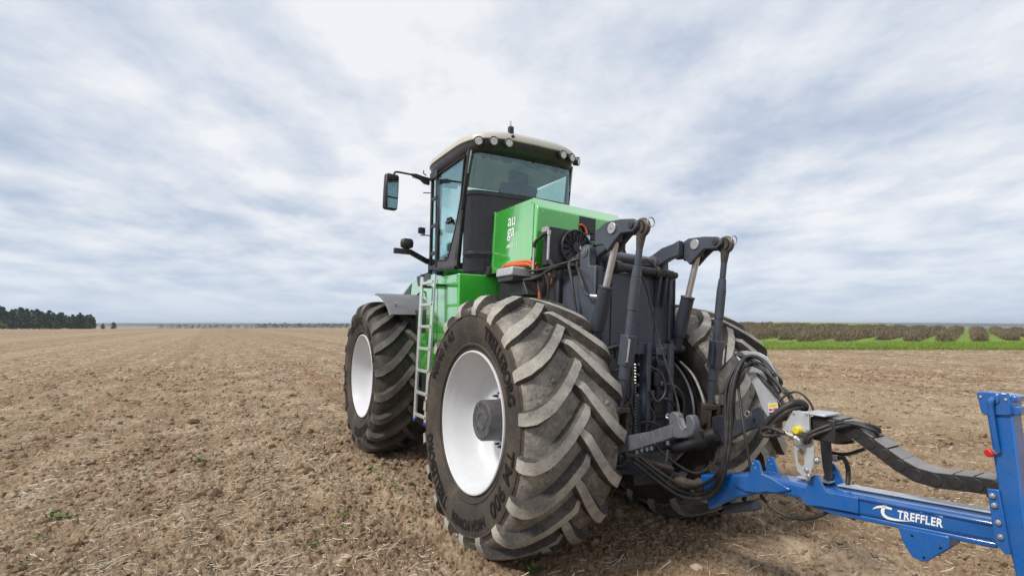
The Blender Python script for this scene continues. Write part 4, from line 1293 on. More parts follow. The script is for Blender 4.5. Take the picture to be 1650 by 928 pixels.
for sx, mt in ((-1, M['cast']), (1, M['navy'])):
    b = MB()
    if sx < 0:
        b.prism([(-.40, -.10)] + LINK + [(-.40, -.30)], 'x', -.535, -.465)
        for yy, zz in [(-1.141,0.013),(-1.252,0.061),(-1.318,0.093)]:
            b.box((-.534, yy, zz), (.006, .010, .085), Matrix.Rotation(R(-20), 3, 'X'))
    else:
        b.prism([(-.30, -.30), (-.62, -.22), (-.95, -.13), (-1.22, .05), (-1.32, .10), (-1.32, .17), (-1.27, .19), (-1.24, .16), (-1.10, .12), (-.98, .14), (-.62, .0), (-.30, -.10)], 'x', .475, .530)
    lk = P('lower_link', b, mt, bevel=.008)
    b = MB(); b.prism(HOOK if sx < 0 else hook_outline((-1.36, .165), .8), 'x', sx * .53, sx * .475)
    P('catch_hook', b, mt, parent=lk, bevel=.008)
    if sx < 0:
        b = MB()
        for k in range(5):
            y_, z_ = BOLTS[k]; b.cyl((-.515, y_, z_ + .015), (-.515, y_, z_ - .012), .012, n=10)
        P('bolt', b, M['cast'], parent=lk)
        b = MB(); b.prism([(-1.471,0.229),(-1.491,0.230),(-1.512,0.215),(-1.533,0.173),(-1.513,0.165),(-1.488,0.186)], 'x', -.536, -.531); b.tube([(-.50, p[0], p[1]) for p in [(-1.353,0.205),(-1.334,0.206),(-1.329,0.218),(-1.339,0.229),(-1.353,0.228)]], .006, 6, smooth=False); P('hook_latch', b, M['steel'], parent=lk)
    else:
        b = MB(); b.tube([(.50 + .0, -1.225 + .022 * math.cos(q_), .185 + .022 * math.sin(q_)) for q_ in np.linspace(0, 6.28, 12)], .006, 6, smooth=False); b.cyl((.46, -.87, .055), (.55, -.87, .055), .022); b.cyl((.525, -1.03, .03), (.534, -1.03, .03), .02); P('eyelet', b, M['steel'], parent=lk)
b = MB(); b.cyl((.30, -.55, -.24), (.42, -1.02, -.03), .028); b.cyl((.33, -.66, -.19), (.40, -.92, -.075), .042); b.cyl((.39, -.93, -.04), (.42, -1.0, -.0), .05); b.tube([(.36, -.85, -.03), (.37, -.88, .0), (.39, -.92, .0), (.39, -.94, -.03)], .008)
P('stabiliser', b, M['black'], bevel=.004)

# ---- dark blocks, hitch rails and couplers between the wheels
b = MB()
b.box((.0, -.47, .10), (.86, .10, 1.04)); b.box((-.25, -.53, .12), (.26, .10, .95)); b.box((.13, -.52, .47), (.22, .06, .22)); b.box((.30, -.50, -.12), (.30, .16, .32)); b.box((.02, -.55, -.28), (.60, .20, .16))
blk = P('hitch_block', b, M['navy'], bevel=.01)
b = MB()
for x in (.02, .29):
    b.box((x, -.60, .30), (.045, .10, .80)); b.box((x + (.06 if x < .1 else -.06), -.565, .30), (.09, .012, .78))
b.prism([(-.13, .66), (.0, .68), (.06, .64), (.06, .60), (-.13, .60)], 'y', -.62, -.55)
b.prism([(.19, .66), (.28, .68), (.33, .62), (.33, .58), (.19, .60)], 'y', -.62, -.55)
b.box((.16, -.585, .28), (.22, .03, .045)); b.box((.16, -.585, .06), (.22, .03, .04))
P('hitch_rail', b, M['grey'], parent=blk, bevel=.006)
b = MB()
for x in (-.035, .245):
    for k in range(9):
        z = .60 - k * .085
        b.cyl((x, -.572, z), (x, -.585, z), .011, n=10)
for x, z in ((-.30, .20), (-.30, .12), (-.22, .2), (-.22, .1), (-.30, .02), (-.22, -.02), (-.26, .27), (.30, .08), (.31, .0)):
    b.cyl((x, -.575, z), (x, -.592, z), .012, n=8)
P('bolt', b, M['steel'], parent=blk)
b = MB(); b.box((.17, -.62, .53), (.09, .05, .05)); b.box((.13, -.61, .40), (.06, .05, .12)); b.box((.16, -.60, .16), (.10, .06, .10)); b.cyl((.17, -.60, .20), (.17, -.60, .36), .025); b.box((-.30, -.55, .45), (.12, .05, .03)); b.box((-.28, -.58, .62), (.05, .03, .12)); P('coupling_jaw', b, M['black'], parent=blk, bevel=.006)
b = MB()
b.tube([(-.42, -.58, .62), (-.30, -.63, .66), (-.20, -.65, .60), (-.16, -.66, .40), (-.15, -.67, .10), (-.17, -.67, -.15), (-.28, -.67, -.28), (-.45, -.66, -.24)], .016)
b.tube([(-.42, -.60, .20), (-.32, -.66, .28), (-.22, -.67, .24), (-.17, -.68, .1)], .013)
b.tube([(.10, -.62, .18), (.16, -.68, .24), (.26, -.70, .20), (.33, -.72, .08), (.36, -.74, -.08)], .012)
b.tube([(.04, -.62, .2), (.08, -.66, .08), (.02, -.66, -.05), (.10, -.66, -.12), (.2, -.64, -.04)], .013)
b.tube([(-.40, -.70, -.30), (-.10, -.76, -.34), (.05, -.80, -.27), (.12, -.78, -.16)], .012)
b.tube([(.02, -.72, -.12), (.14, -.80, -.24), (.28, -.92, -.32), (.42, -.98, -.24), (.50, -.96, -.12)], .012)
b.tube([(-.40, -.60, .44), (-.30, -.66, .47), (-.20, -.68, .38), (-.22, -.68, .22), (-.34, -.66, .16)], .012)
b.tube([(.05, -.64, .50), (.12, -.70, .44), (.14, -.72, .30), (.07, -.70, .22), (.03, -.66, .30)], .010)
b.tube([(.20, -.62, .36), (.28, -.70, .34), (.36, -.72, .24), (.38, -.70, .10), (.33, -.66, -.02)], .012)
b.tube([(-.12, -.62, .02), (-.02, -.70, .06), (.10, -.72, .0), (.16, -.70, -.12)], .011)
P('hydraulic_hose', b, M['rubber'])
b = MB()
for x, z in ((-.40, .44), (-.34, .16), (.05, .50), (.03, .30), (.20, .36), (.33, -.02), (-.12, .02), (.16, -.12)):
    b.cyl((x, -.56, z), (x, -.63, z), .016, n=8)
P('hose_fitting', b, M['steel'])
b = MB()
for k in range(26):
    t_ = k / 25
    z = .52 - .62 * t_
    b.cyl((-.168 + .012 * t_, -.668 - .015 * t_, z), (-.163 + .012 * t_, -.684 - .015 * t_, z - .003), .0038, n=6)
P('hose_guard_marks', b, M['steel'])
b = MB(); b.tube([(-.04, -.50, 1.43), (.0, -.62, 1.15), (.04, -.72, .75), (.03, -.88, .42), (-.10, -1.08, .20), (-.33, -1.225, .19)], .009, 7); P('pull_cord', b, M['rubber'])
# bent guide pipe along the right tyre
b = MB(); b.tube([(0.500,-0.551,0.545),(0.500,-0.698,0.436),(0.500,-0.800,0.261),(0.500,-0.834,0.120),(0.500,-0.829,0.006)], .012); P('guide_pipe', b, M['steel'])
b = MB(); b.prism([(-.26, -.40), (.22, -.42), (.26, -.36), (-.26, -.32)], 'y', -.80, -.45); P('hitch_plate', b, M['black'], bevel=.01)
b = MB(); b.prism([(.05, -.39), (.26, -.33), (.20, -.42), (.10, -.44)], 'y', -.86, -.80); P('drip_tray', b, M['cast'])
b = MB(); b.bar((-.02, -.95, -.25), (-.36, -.78, -.16), .10, .03); P('step_plate', b, M['rust'], bevel=.008)

# ---- battery box, ladder, fender, bonnet (front frame)
def PF(name, mb, mat, parent=tractor, **k):
    return mb.build(name, mat, parent, MF, **k)
b = MB(); b.box((-.40, -1.72, .86), (.90, .96, .80)); b.box((-.40, -1.30, .36), (.84, .9, .5)); bat = PF('side_box', b, M['green'], bevel=.012)
b = MB()
for y, z in ((-2.14, 1.20), (-1.75, 1.20), (-1.32, 1.20), (-2.14, .80), (-1.32, .80)):
    b.cyl((-.848, y, z), (-.855, y, z), .010, n=10)
PF('bolt', b, M['steel'], parent=bat)
b = MB(); b.box((-.8512, -1.60, .86), (.004, .004, .76)); b.box((-.8512, -1.72, .62), (.004, .9, .004)); PF('panel_gap', b, M['blackgloss'], parent=bat)
b = MB(); b.box((0.1, -1.75, 1.30), (1.25, 1.0, .10)); b.box((.1, -1.6, .7), (.9, 1.2, 1.0)); PF('cab_floor_frame', b, M['black'], bevel=.01)
b = MB(); b.box((-.66, -.95, .35), (.30, .5, 1.1)); PF('step_well', b, M['black'], bevel=.01)
lad = bpy.data.objects.new('ladder', None); place(lad, tractor, MF)
LT0, LT1, LB0, LB1 = Vector((-1.0, -1.49, 1.275)), Vector((-1.0, -1.87, 1.275)), Vector((-1.055, -1.49, -.37)), Vector((-1.055, -1.83, -.37))
for a_, b_ in ((LT0, LB0), (LT1, LB1)):
    b = MB(); b.bar(a_, b_, .026, .062, (0, 1, 0)); PF('rail', b, M['alu'], parent=lad, bevel=.004)
    b = MB(); b.box(a_ + Vector((0, 0, .008)), (.034, .07, .03)); b.box(b_ - Vector((0, 0, .008)), (.036, .072, .035)); PF('rail_cap', b, M['bluecap'], parent=lad, bevel=.004)
for k in range(7):
    t_ = .055 + k * .152
    b = MB(); b.bar(LT0 + (LB0 - LT0) * t_, LT1 + (LB1 - LT1) * t_, .030, .032); PF('rung', b, M['alu'], parent=lad, bevel=.003)
b = MB()
for k in range(7):
    t_ = .055 + k * .152; p_ = LT1 + (LB1 - LT1) * t_
    b.box(p_ + Vector((-.0135, 0, 0)), (.003, .026, .026))
PF('rung_end', b, M['blackgloss'], parent=lad)
b = MB(); b.bar((-1.0, -1.52, 1.15), (-.84, -1.52, 1.15), .03, .03); b.bar((-1.0, -1.84, 1.15), (-.84, -1.84, 1.15), .03, .03); PF('ladder_bracket', b, M['black'], parent=lad)
vs, fs = text_mesh('ZARGES', .046, .002)
b = MB(); b.add([(-1.0165 - (1.275 - (1.13 - u)) * .0334, -1.887 + v + .0, 1.13 - u) for u, v in vs], fs); PF('lettering', b, M['letter'], parent=lad, recalc=False)

def fender_mesh(x0, x1, rad, a0, a1, th):
    b = MB(); n_ = 14; o_ = []
    for i in range(n_ + 1):
        a = R(a0 + (a1 - a0) * i / n_)
        for x in (x0, x0 + .03, x1):
            for r_ in ((rad, rad - th) if x != x0 else (rad - .02, rad - th - .02)):
                o_.append((x, r_ * math.cos(a), r_ * math.sin(a)))
    fs = []
    for i in range(n_):
        k = i * 6; j = k + 6
        fs += [(k, k + 2, j + 2, j), (k + 2, k + 4, j + 4, j + 2), (k + 1, j + 1, j + 3, k + 3), (k + 3, j + 3, j + 5, k + 5), (k, j, j + 1, k + 1), (k + 4, k + 5, j + 5, j + 4)]
    for k in (0, n_ * 6):
        fs += [(k, k + 1, k + 3, k + 2), (k + 2, k + 3, k + 5, k + 4)]
    b.add(o_, fs); return b
fen = PF('fender', fender_mesh(-1.16, -.56, 1.145, 92, 133, .012), M['fender'], bevel=.003)
b = MB(); b.cyl((-1.05, -.64, .955), (-1.05, -.66, .99), .012); PF('bolt', b, M['steel'], parent=fen)
PF('fender', fender_mesh(1.16, .56, 1.145, 92, 133, .012), M['fender'])
b = MB()
b.prism([(-.95, .35), (-.95, 1.46), (-.35, 1.50), (.35, 1.40), (.95, 1.16), (1.55, .85), (1.75, .45), (1.7, .2), (-.5, .2)], 'x', -.50, .50)
hood = PF('bonnet', b, M['green'], bevel=.05, seg=3)
b = MB(); b.prism([(.30, 1.335), (.90, 1.10), (.78, 1.04), (.36, 1.15)], 'x', -.508, -.497); b.prism([(-.50, 1.46), (.08, 1.42), (.02, 1.28), (-.40, 1.22)], 'x', -.508, -.497); PF('bonnet_window', b, M['blackgloss'], parent=hood, bevel=.004)
b = MB(); b.tube([(-.506, .16, 1.10), (-.506, -.1, 1.18), (-.506, -.3, 1.16), (-.506, -.4, 1.0)], .012); PF('trim_strip', b, M['black'], parent=hood)

# ---- cab
cab = bpy.data.objects.new('cab', None); place(cab, tractor, MF)
def PC(name, mb, mat, **k):
    return mb.build(name, mat, cab, MF, **k)
def sup(cx_, cy_, a, c, e=4.5, n=64, bow=0.0):
    o = []
    for k in range(n):
        t_ = 2 * math.pi * k / n
        x = math.copysign(abs(math.cos(t_)) ** (2 / e), math.cos(t_)); y = math.copysign(abs(math.sin(t_)) ** (2 / e), math.sin(t_))
        o.append((cx_ + a * x, cy_ + c * y - (bow * (1 - x * x) if y < 0 else -bow * (1 - x * x))))
    return o
def loft(levels, n=64, mi=0):
    b = MB(); vs = []
    for (z, pl_) in levels:
        vs += [(p[0], p[1], z) for p in pl_]
    fs = []
    for i in range(len(levels) - 1):
        fs += [(i * n + j, i * n + (j + 1) % n, (i + 1) * n + (j + 1) % n, (i + 1) * n + j) for j in range(n)]
    fs += [tuple(range(n - 1, -1, -1)), tuple(range((len(levels) - 1) * n, len(levels) * n))]
    b.add(vs, fs, mi); return b
RC = (-.045, -1.62)
roof = PC('roof', loft([(2.735, sup(*RC, .745, .77, 4.5, bow=.07)), (2.742, sup(*RC, .765, .79, 4.5, bow=.07)), (2.79, sup(*RC, .765, .79, 4.5, bow=.07)), (2.835, sup(*RC, .735, .755, 4.2, bow=.07)), (2.868, sup(*RC, .66, .68, 4, bow=.06)), (2.885, sup(*RC, .52, .54, 3.5, bow=.05)), (2.892, sup(*RC, .3, .3, 3))]), M['cream'], angle=60)
b = loft([(2.615, sup(*RC, .715, .70, 5, bow=.04)), (2.64, sup(*RC, .735, .735, 5, bow=.05)), (2.70, sup(*RC, .748, .765, 4.6, bow=.07)), (2.737, sup(*RC, .748, .772, 4.5, bow=.07))])
PC('roof_surround', b, M['black'], angle=50)
b = MB()
for x, y, ang in ((-.715, -2.36, -30), (-.575, -2.44, -10), (-.405, -2.475, -4), (.325, -2.475, 4), (.475, -2.445, 10), (.615, -2.38, 34)):
    d = Matrix.Rotation(R(ang), 3, 'Z') @ Vector((0, -1, -.12)).normalized()
    p_ = Vector((x, y, 2.692))
    b = MB(); b.cyl(p_ + d * -.05, p_ + d * .012, .048, .054, 28); b.cyl(p_ + d * .012, p_ + d * .018, .054, .050, 28)
    wl = PC('work_light', b, M['black'])
    b = MB(); b.cyl(p_ + d * .010, p_ + d * .019, .043, .040, 28); b.build('lens', M['ledlens'], wl, MF)
b = MB(); b.box((-.345, -2.415, 2.86), (.055, .05, .10)); b.cyl((-.345, -2.44, 2.79), (-.345, -2.47, 2.775), .022); PC('beacon_socket', b, M['black'], bevel=.006)
b = MB(); b.cyl((-.288, -2.30, 2.83), (-.285, -2.30, 2.94), .010, .016); b.cyl((-.285, -2.30, 2.94), (-.283, -2.30, 3.03), .014, .011); PC('antenna', b, [M['steel']], bevel=.003)

def strip(pts2, z0, z1, th=.012):
    """upright curved sheet following plan points; z0/z1 may be lists"""
    n_ = len(pts2); b = MB(); vs = []
    z0 = z0 if isinstance(z0, (list, tuple)) else [z0] * n_; z1 = z1 if isinstance(z1, (list, tuple)) else [z1] * n_
    for i, p in enumerate(pts2):
        a_, c_ = Vector(pts2[max(i - 1, 0)]), Vector(pts2[min(i + 1, n_ - 1)])
        t_ = (c_ - a_).normalized(); nn_ = Vector((-t_.y, t_.x)) * th
        top = Vector(p[:2])
        vs += [(p[0], p[1], z0[i]), (p[0], p[1], z1[i]), (p[0] + nn_.x, p[1] + nn_.y, z1[i]), (p[0] + nn_.x, p[1] + nn_.y, z0[i])]
    fs = []
    for i in range(n_ - 1):
        k, j = i * 4, i * 4 + 4
        fs += [(k, j, j + 1, k + 1), (k + 1, j + 1, j + 2, k + 2), (k + 2, j + 2, j + 3, k + 3), (k + 3, j + 3, j, k)]
    fs += [(0, 1, 2, 3), (n_ * 4 - 4, n_ * 4 - 1, n_ * 4 - 2, n_ * 4 - 3)]
    b.add(vs, fs); return b
plan_w = [(-.735, -2.04), (-.722, -2.11), (-.690, -2.165), (-.63, -2.20), (-.45, -2.225), (-.2, -2.238), (0, -2.24), (.2, -2.236), (.42, -2.222), (.58, -2.195), (.64, -2.16), (.672, -2.105), (.685, -2.04)]
b = strip(plan_w, 2.165, 2.72, .008)
b = MB()
n_ = len(plan_w); vs = []
for x, y in plan_w:
    vs += [(x, y, 2.185), (x * .975 - .001, y - .055, 2.65)]
b.add(vs, [(i * 2, i * 2 + 2, i * 2 + 3, i * 2 + 1) for i in range(n_ - 1)])
PC('rear_window', b, M['glass'])
b = strip([(x * 1.012, y - .012) for x, y in plan_w], 2.15, 2.205, .03); PC('window_seal', b, M['blackgloss'], bevel=.006)
b = strip(plan_w, 1.46, 2.16, .03); b2 = strip([(x * .985, y + .03) for x, y in plan_w], 1.30, 1.46, .03)
b.add(b2.v, b2.f); PC('rear_panel', b, M['blackgloss'], angle=50)
b = strip([(x * 1.02, y - .018) for x, y in plan_w], 1.475, 1.515, .03); PC('panel_ledge', b, M['black'], bevel=.008)
b = strip([(x * 1.015, y - .012) for x, y in plan_w[8:]], 1.46, 2.15, .02)
# dark louvre area hidden beside the cover
b.add(*[strip([(x * 1.01, y - .006) for x, y in plan_w[4:9]], 1.5, 1.95, .02).v, strip([(x * 1.01, y - .006) for x, y in plan_w[4:9]], 1.5, 1.95, .02).f]); PC('louvre_panel', b, M['blackgloss'])
# pillars
for sx, x0 in ((-1, -.755), (1, .70)):
    b = MB(); b.bar((x0, -1.93, 1.36), (x0 + .012 * -sx, -2.02, 2.0), .045, .085, (0, 1, 0)); b.bar((x0 + .012 * -sx, -2.02, 2.0), (x0 - sx * .03, -2.16, 2.70), .045, .075, (0, 1, 0)); PC('rear_pillar', b, M['blackgloss'], bevel=.01)
    b = MB(); b.bar((x0 + .005 * -sx, -2.055, 2.17), (x0 - sx * .035, -2.195, 2.66), .012, .035, (0, 1, 0)); PC('pillar_trim', b, M['liner'])
    b = MB(); b.bar((x0, -1.335, 1.42), (x0 - sx * .03, -1.33, 2.66), .045, .04, (0, 1, 0)); PC('front_pillar', b, M['black'], bevel=.01)
    b = MB(); b.bar((x0, -1.12, 1.40), (x0 - sx * .02, -1.08, 2.66), .035, .04, (0, 1, 0))
    for z in (1.60, 1.95, 2.30):
        b.box((x0, -1.22, z), (.02, .20, .05))
    b.box((x0, -1.21, 2.60), (.05, .24, .10)); b.box((x0, -1.21, 1.42), (.05, .24, .05)); PC('grab_rail', b, M['black'], bevel=.006)
# door
DOOR = [(-1.285, 2.58), (-2.105, 2.60), (-2.02, 2.12), (-1.885, 1.80), (-1.70, 1.50), (-1.62, 1.47), (-1.30, 1.50)]
b = MB(); b.prism(DOOR, 'x', -.752, -.746); PC('door_glass', b, M['sideglass'])
b = MB(); b.prism([(-2.02, 2.12), (-1.885, 1.80), (-1.70, 1.50), (-1.62, 1.47), (-1.30, 1.50), (-1.30, 1.37), (-1.93, 1.35), (-2.02, 1.9)], 'x', -.762, -.742); dl = PC('door_panel', b, M['hub'], bevel=.006)
b = MB(); b.cyl((-.765, -1.28, 1.39), (-.765, -1.93, 1.35), .028); b.tube([(-.76, p[0], p[1]) for p in DOOR + DOOR[:1]], .012, 8, smooth=False); PC('door_frame', b, M['black'])
b = MB(); b.box((-.79, -1.79, 1.90), (.06, .14, .045)); b.box((-.80, -1.80, 1.93), (.05, .10, .03)); PC('door_handle', b, M['blackgloss'], bevel=.014)
b = MB(); b.prism([(-1.285, 2.58), (-2.105, 2.60), (-2.02, 2.12), (-1.885, 1.80), (-1.885, 1.42), (-1.30, 1.42)], 'x', .698, .704); PC('right_window', b, M['sideglass'])
# front screen, bowed forward
plan_f = [(-.735, -1.06), (-.68, -.98), (-.5, -.90), (-.25, -.84), (0, -.82), (.25, -.84), (.45, -.90), (.62, -1.02), (.69, -1.13)]
b = strip(plan_f, 1.55, 2.64, .006); PC('windscreen', b, M['sideglass'])
b = strip(plan_f, 1.36, 1.56, .03); PC('dash_panel', b, M['black'])
# inside
b = MB(); b.box((-.03, -1.62, 2.60), (1.38, 1.10, .03)); PC('headliner', b, M['liner'])
b = MB(); b.box((-.03, -1.85, 1.72), (.50, .46, .13)); b.prism([(-2.08, 1.75), (-2.12, 2.36), (-2.05, 2.40), (-1.98, 2.30), (-1.95, 1.75)], 'x', -.27, .21); b.box((-.03, -2.06, 2.46), (.26, .09, .16)); b.box((-.03, -1.85, 1.52), (.30, .3, .32)); PC('seat', b, M['seat'], bevel=.03)
b = MB(); b.cyl((-.03, -1.10, 1.40), (-.03, -1.28, 1.92), .035); b.tube([(-.03 + .19 * math.cos(q_), -1.31 + .07 * math.sin(q_), 1.93 + .18 * math.sin(q_)) for q_ in np.linspace(0, 6.28, 24)], .014, 8, smooth=False); PC('steering_wheel', b, M['black'])
b = MB(); b.box((.36, -1.65, 1.82), (.16, .50, .08)); b.box((.52, -1.35, 2.05), (.04, .24, .18)); b.box((.6, -1.25, 2.3), (.05, .16, .2)); PC('console', b, M['black'], bevel=.02)
b = MB(); b.box((-.55, -1.22, 2.52), (.2, .07, .11)); b.box((-.58, -1.30, 1.94), (.12, .10, .15)); b.box((-.56, -1.32, 1.66), (.12, .09, .16)); b.box((-.56, -1.30, 1.55), (.16, .14, .04)); PC('display', b, M['liner'], bevel=.02)
# sunshade scallops above the windows
b = MB()
for x, wd in ((-.56, .10), (-.43, .13), (-.27, .18), (.42, .12), (.53, .12)):
    b.prism([(x - wd / 2, 2.66), (x + wd / 2, 2.66), (x + wd * .36, 2.585), (x, 2.57), (x - wd * .36, 2.585)], 'y', -2.20, -2.19)
b.prism([(-1.40, 2.60), (-2.08, 2.62), (-1.95, 2.54), (-1.75, 2.50), (-1.55, 2.47), (-1.42, 2.52)], 'x', -.735, -.728)
PC('sunshade', b, M['seat'])
b = MB(); b.box((.02, -2.262, 2.61), (.22, .03, .035)); b.cyl((.03, -2.26, 2.61), (.03, -2.29, 2.60), .02); b.prism([(-.06, 2.60), (.16, 2.59), (.14, 2.535), (-.03, 2.54)], 'y', -2.266, -2.258); PC('wiper_motor', b, M['blackgloss'], bevel=.006)
# mirror and side lamps
YM = -1.08
b = MB(); b.bar((-.78, YM, 2.555), (-.98, YM, 2.595), .03, .055); b.prism([(-.78, 2.59), (-1.02, 2.615), (-1.02, 2.59), (-.92, 2.565), (-.85, 2.51), (-.78, 2.50)], 'y', YM - .02, YM + .02); b.tube([(-1.0, YM, 2.60), (-1.18, YM, 2.605), (-1.235, YM, 2.595), (-1.245, YM, 2.55)], .013); b.tube([(-.82, YM, 2.62), (-.86, YM, 2.64), (-.86, YM, 2.68)], .008, 6, smooth=False); b.cyl((-1.0, YM, 2.59), (-1.0, YM, 2.56), .007)
b.tube([(-.72, YM - .06, 2.60), (-.60, YM - .06, 2.585), (-.60, YM - .06, 2.63)], .008, 6, smooth=False); b.cyl((-.76, YM, 2.40), (-.86, YM, 2.39), .006)
mir = PC('mirror_arm', b, M['black'], bevel=.005)
mm = MF @ Matrix.Translation((-1.285, YM - .01, 2.335)) @ Matrix.Rotation(R(9), 4, 'Z') @ Matrix.Rotation(R(4), 4, 'X')
b = MB()
for z, s1, s2 in ((-.225, .6, .6), (-.20, .95, 1), (0, 1, 1.0), (.20, .95, 1), (.225, .6, .6)):
    pass
b.prism([(-.085, -.20), (-.07, -.222), (.07, -.222), (.085, -.20), (.088, 0), (.085, .20), (.07, .222), (-.07, .222), (-.085, .20), (-.088, 0)], 'y', -.045, .04)
mh = b.build('mirror_housing', M['black'], cab, mm, bevel=.018, seg=3)
b = MB(); b.prism([(-.07, -.06), (.07, -.06), (.07, .195), (.06, .205), (-.06, .205), (-.07, .195)], 'y', -.0485, -.0465); b.prism([(-.07, -.08), (.07, -.08), (.07, -.19), (.06, -.20), (-.06, -.20), (-.07, -.19)], 'y', -.0485, -.0465); b.build('mirror_glass', M['mirror'], mh, mm)
b = MB(); b.bar((-.77, YM, 1.50), (-1.02, YM, 1.615), .05, .062); b.bar((-1.0, YM, 1.612), (-1.225, YM, 1.615), .05, .066); PC('lamp_arm', b, M['blackgloss'], bevel=.006)
b = MB(); b.cyl((-1.05, YM, 1.63), (-1.05, YM, 1.67), .02); o_ = loft([(1.655, sup(-1.06, YM, .045, .04, 2.6, 24)), (1.67, sup(-1.06, YM, .075, .055, 2.8, 24)), (1.72, sup(-1.06, YM, .082, .06, 2.8, 24)), (1.765, sup(-1.06, YM, .072, .052, 2.8, 24)), (1.775, sup(-1.06, YM, .05, .04, 2.6, 24))], 24); b.add(o_.v, o_.f); PC('side_lamp', b, M['black'], angle=60)
b = MB(); b.box((-.87, YM, 1.90), (.085, .06, .075)); lp = PC('camera_lamp', b, M['black'], bevel=.012)
b = MB(); b.box((-.855, YM, 1.85), (.05, .03, .03)); b.cyl((-.76, YM, 1.845), (-.86, YM, 1.845), .008); b.build('lamp_bracket', M['steel'], lp, MF)

# ================================================================== the blue implement hitched behind
imp = thing('implement_drawbar', 'blue drawbar and post of a trailed farm implement hitched to the tractor', 'farm implement', MI.copy())
def PI(name, mb, mat, parent=None, **k):
    return mb.build(name, mat, parent or imp, MI, **k)
TOP = [(-1.24, .685), (-1.45, .735), (-1.68, .800), (-1.80, .806), (-1.98, .812), (-2.14, .824), (-2.86, .884), (-3.9, .965)]
BOT = [(-3.9, .86), (-2.86, .787), (-2.14, .717), (-1.93, .722), (-1.80, .705), (-1.68, .668), (-1.51, .588), (-1.31, .456)]
b = MB(); b.prism(TOP + BOT, 'x', -.075, .075); beam = PI('drawbar_beam', b, M['blue'], bevel=.018, seg=3)
b = MB(); b.prism([(-2.14, .830), (-2.86, .890), (-2.86, .899), (-2.14, .839)], 'x', .015, .085); b.prism([(-1.9, .818), (-2.10, .832), (-2.10, .840), (-1.9, .826)], 'x', .01, .08); PI('top_flange', b, M['galv'], parent=beam, bevel=.003)
b = MB(); b.prism([(-2.12, .818), (-2.86, .880), (-2.86, .862), (-2.14, .800)], 'x', -.084, -.05); b.prism([(-2.0, .722), (-2.14, .718), (-2.86, .788), (-2.86, .762), (-2.14, .690), (-2.0, .70)], 'x', -.07, .07); PI('side_rail', b, M['blue'], parent=beam, bevel=.007)
b = MB(); b.prism([(-1.53, .692), (-1.56, .715), (-1.635, .772), (-1.66, .80), (-1.672, .882), (-1.683, .892), (-1.712, .892), (-1.724, .882), (-1.745, .818), (-1.80, .806), (-1.90, .778), (-1.925, .768), (-1.83, .722), (-1.77, .715), (-1.715, .692), (-1.62, .675)], 'x', -.092, -.074)
b.prism([(-1.655, .80), (-1.672, .885), (-1.712, .892), (-1.745, .80)], 'x', .074, .09); PI('gusset_plate', b, M['blue'], parent=beam, bevel=.004)
b = MB(); b.prism([(-1.98, .74), (-2.02, .80), (-2.05, .875), (-2.09, .90), (-2.105, .86), (-2.14, .815), (-2.30, .828), (-2.30, .745), (-2.10, .722), (-2.02, .705)], 'x', -.090, -.074); b.prism([(-2.02, .80), (-2.05, .92), (-2.09, .94), (-2.12, .90), (-2.16, .81)], 'x', .074, .09); PI('bracket_plate', b, M['blue'], parent=beam, bevel=.004)
b = MB()
for y, z in ((-1.685, .868), (-1.70, .845)):
    b.cyl((-.092, y, z), (-.095, y, z), .007); b.cyl((.074, y, z), (.071, y, z), .007)
for y, z in ((-2.07, .915), (-2.085, .885)):
    b.cyl((.074, y, z), (.062, y, z), .012, n=6)
PI('bolt', b, M['steel'], parent=beam)
PLT = [(-2.478, .735), (-2.69, .757), (-2.69, .708), (-2.60, .612), (-2.575, .600), (-2.535, .606), (-2.50, .66)]
b = MB(); b.prism(PLT, 'x', -.080, -.066); b.prism(PLT, 'x', .03, .044); b.box((-.02, -2.683, .73), (.09, .012, .045)); up = PI('foot_bracket', b, M['blue'], parent=beam, bevel=.004)
b = MB()
for y, z in ((-2.54, .712), (-2.655, .695), (-2.585, .625)):
    b.cyl((-.0805, y, z), (-.0825, y, z), .006)
PI('bolt_hole', b, M['blackgloss'], parent=up)
# maker's lettering
vs, fs = text_mesh('TREFFLER', .056, .0016, 1.08)
b = MB()
sl2 = (.884 - .824) / .72
YT, ZT = -2.478, .777
def on_side(u, v, y0=YT, z0=ZT):
    return (-.0772, y0 - u, z0 + v + u * sl2)
b.add([on_side(u * .74 + v * .10, v) for u, v in vs], fs)
def stroke(pts, w):
    """tapered brush stroke"""
    p = spline([Vector((a_, c_, 0)) for a_, c_ in pts], 6); n_ = len(p); L_ = []; R_ = []
    for i, q_ in enumerate(p):
        t_ = (p[min(i + 1, n_ - 1)] - p[max(i - 1, 0)]).normalized(); k = i / (n_ - 1) * (len(w) - 1); j = min(int(k), len(w) - 2)
        ww = w[j] + (w[j + 1] - w[j]) * (k - j)
        L_.append((q_.x - t_.y * ww, q_.y + t_.x * ww)); R_.append((q_.x + t_.y * ww, q_.y - t_.x * ww))
    b.add([on_side(*q_) for q_ in L_ + R_], [(i, i + 1, n_ + i + 1, n_ + i) for i in range(n_ - 1)])
stroke([(-.112, .020), (-.090, .034), (-.062, .042), (-.030, .040), (-.022, .040)], [.0012, .005, .006, .006, .004])
stroke([(-.046, .062), (-.056, .044), (-.066, .020), (-.060, .000), (-.040, -.010), (.0, -.010), (.055, -.004)], [.006, .007, .008, .008, .007, .005, .0008])
stroke([(.10, .050), (.135, .058), (.175, .055), (.192, .052)], [.0008, .004, .005, .006])
PI('lettering', b, M['decal'], parent=beam, recalc=False)
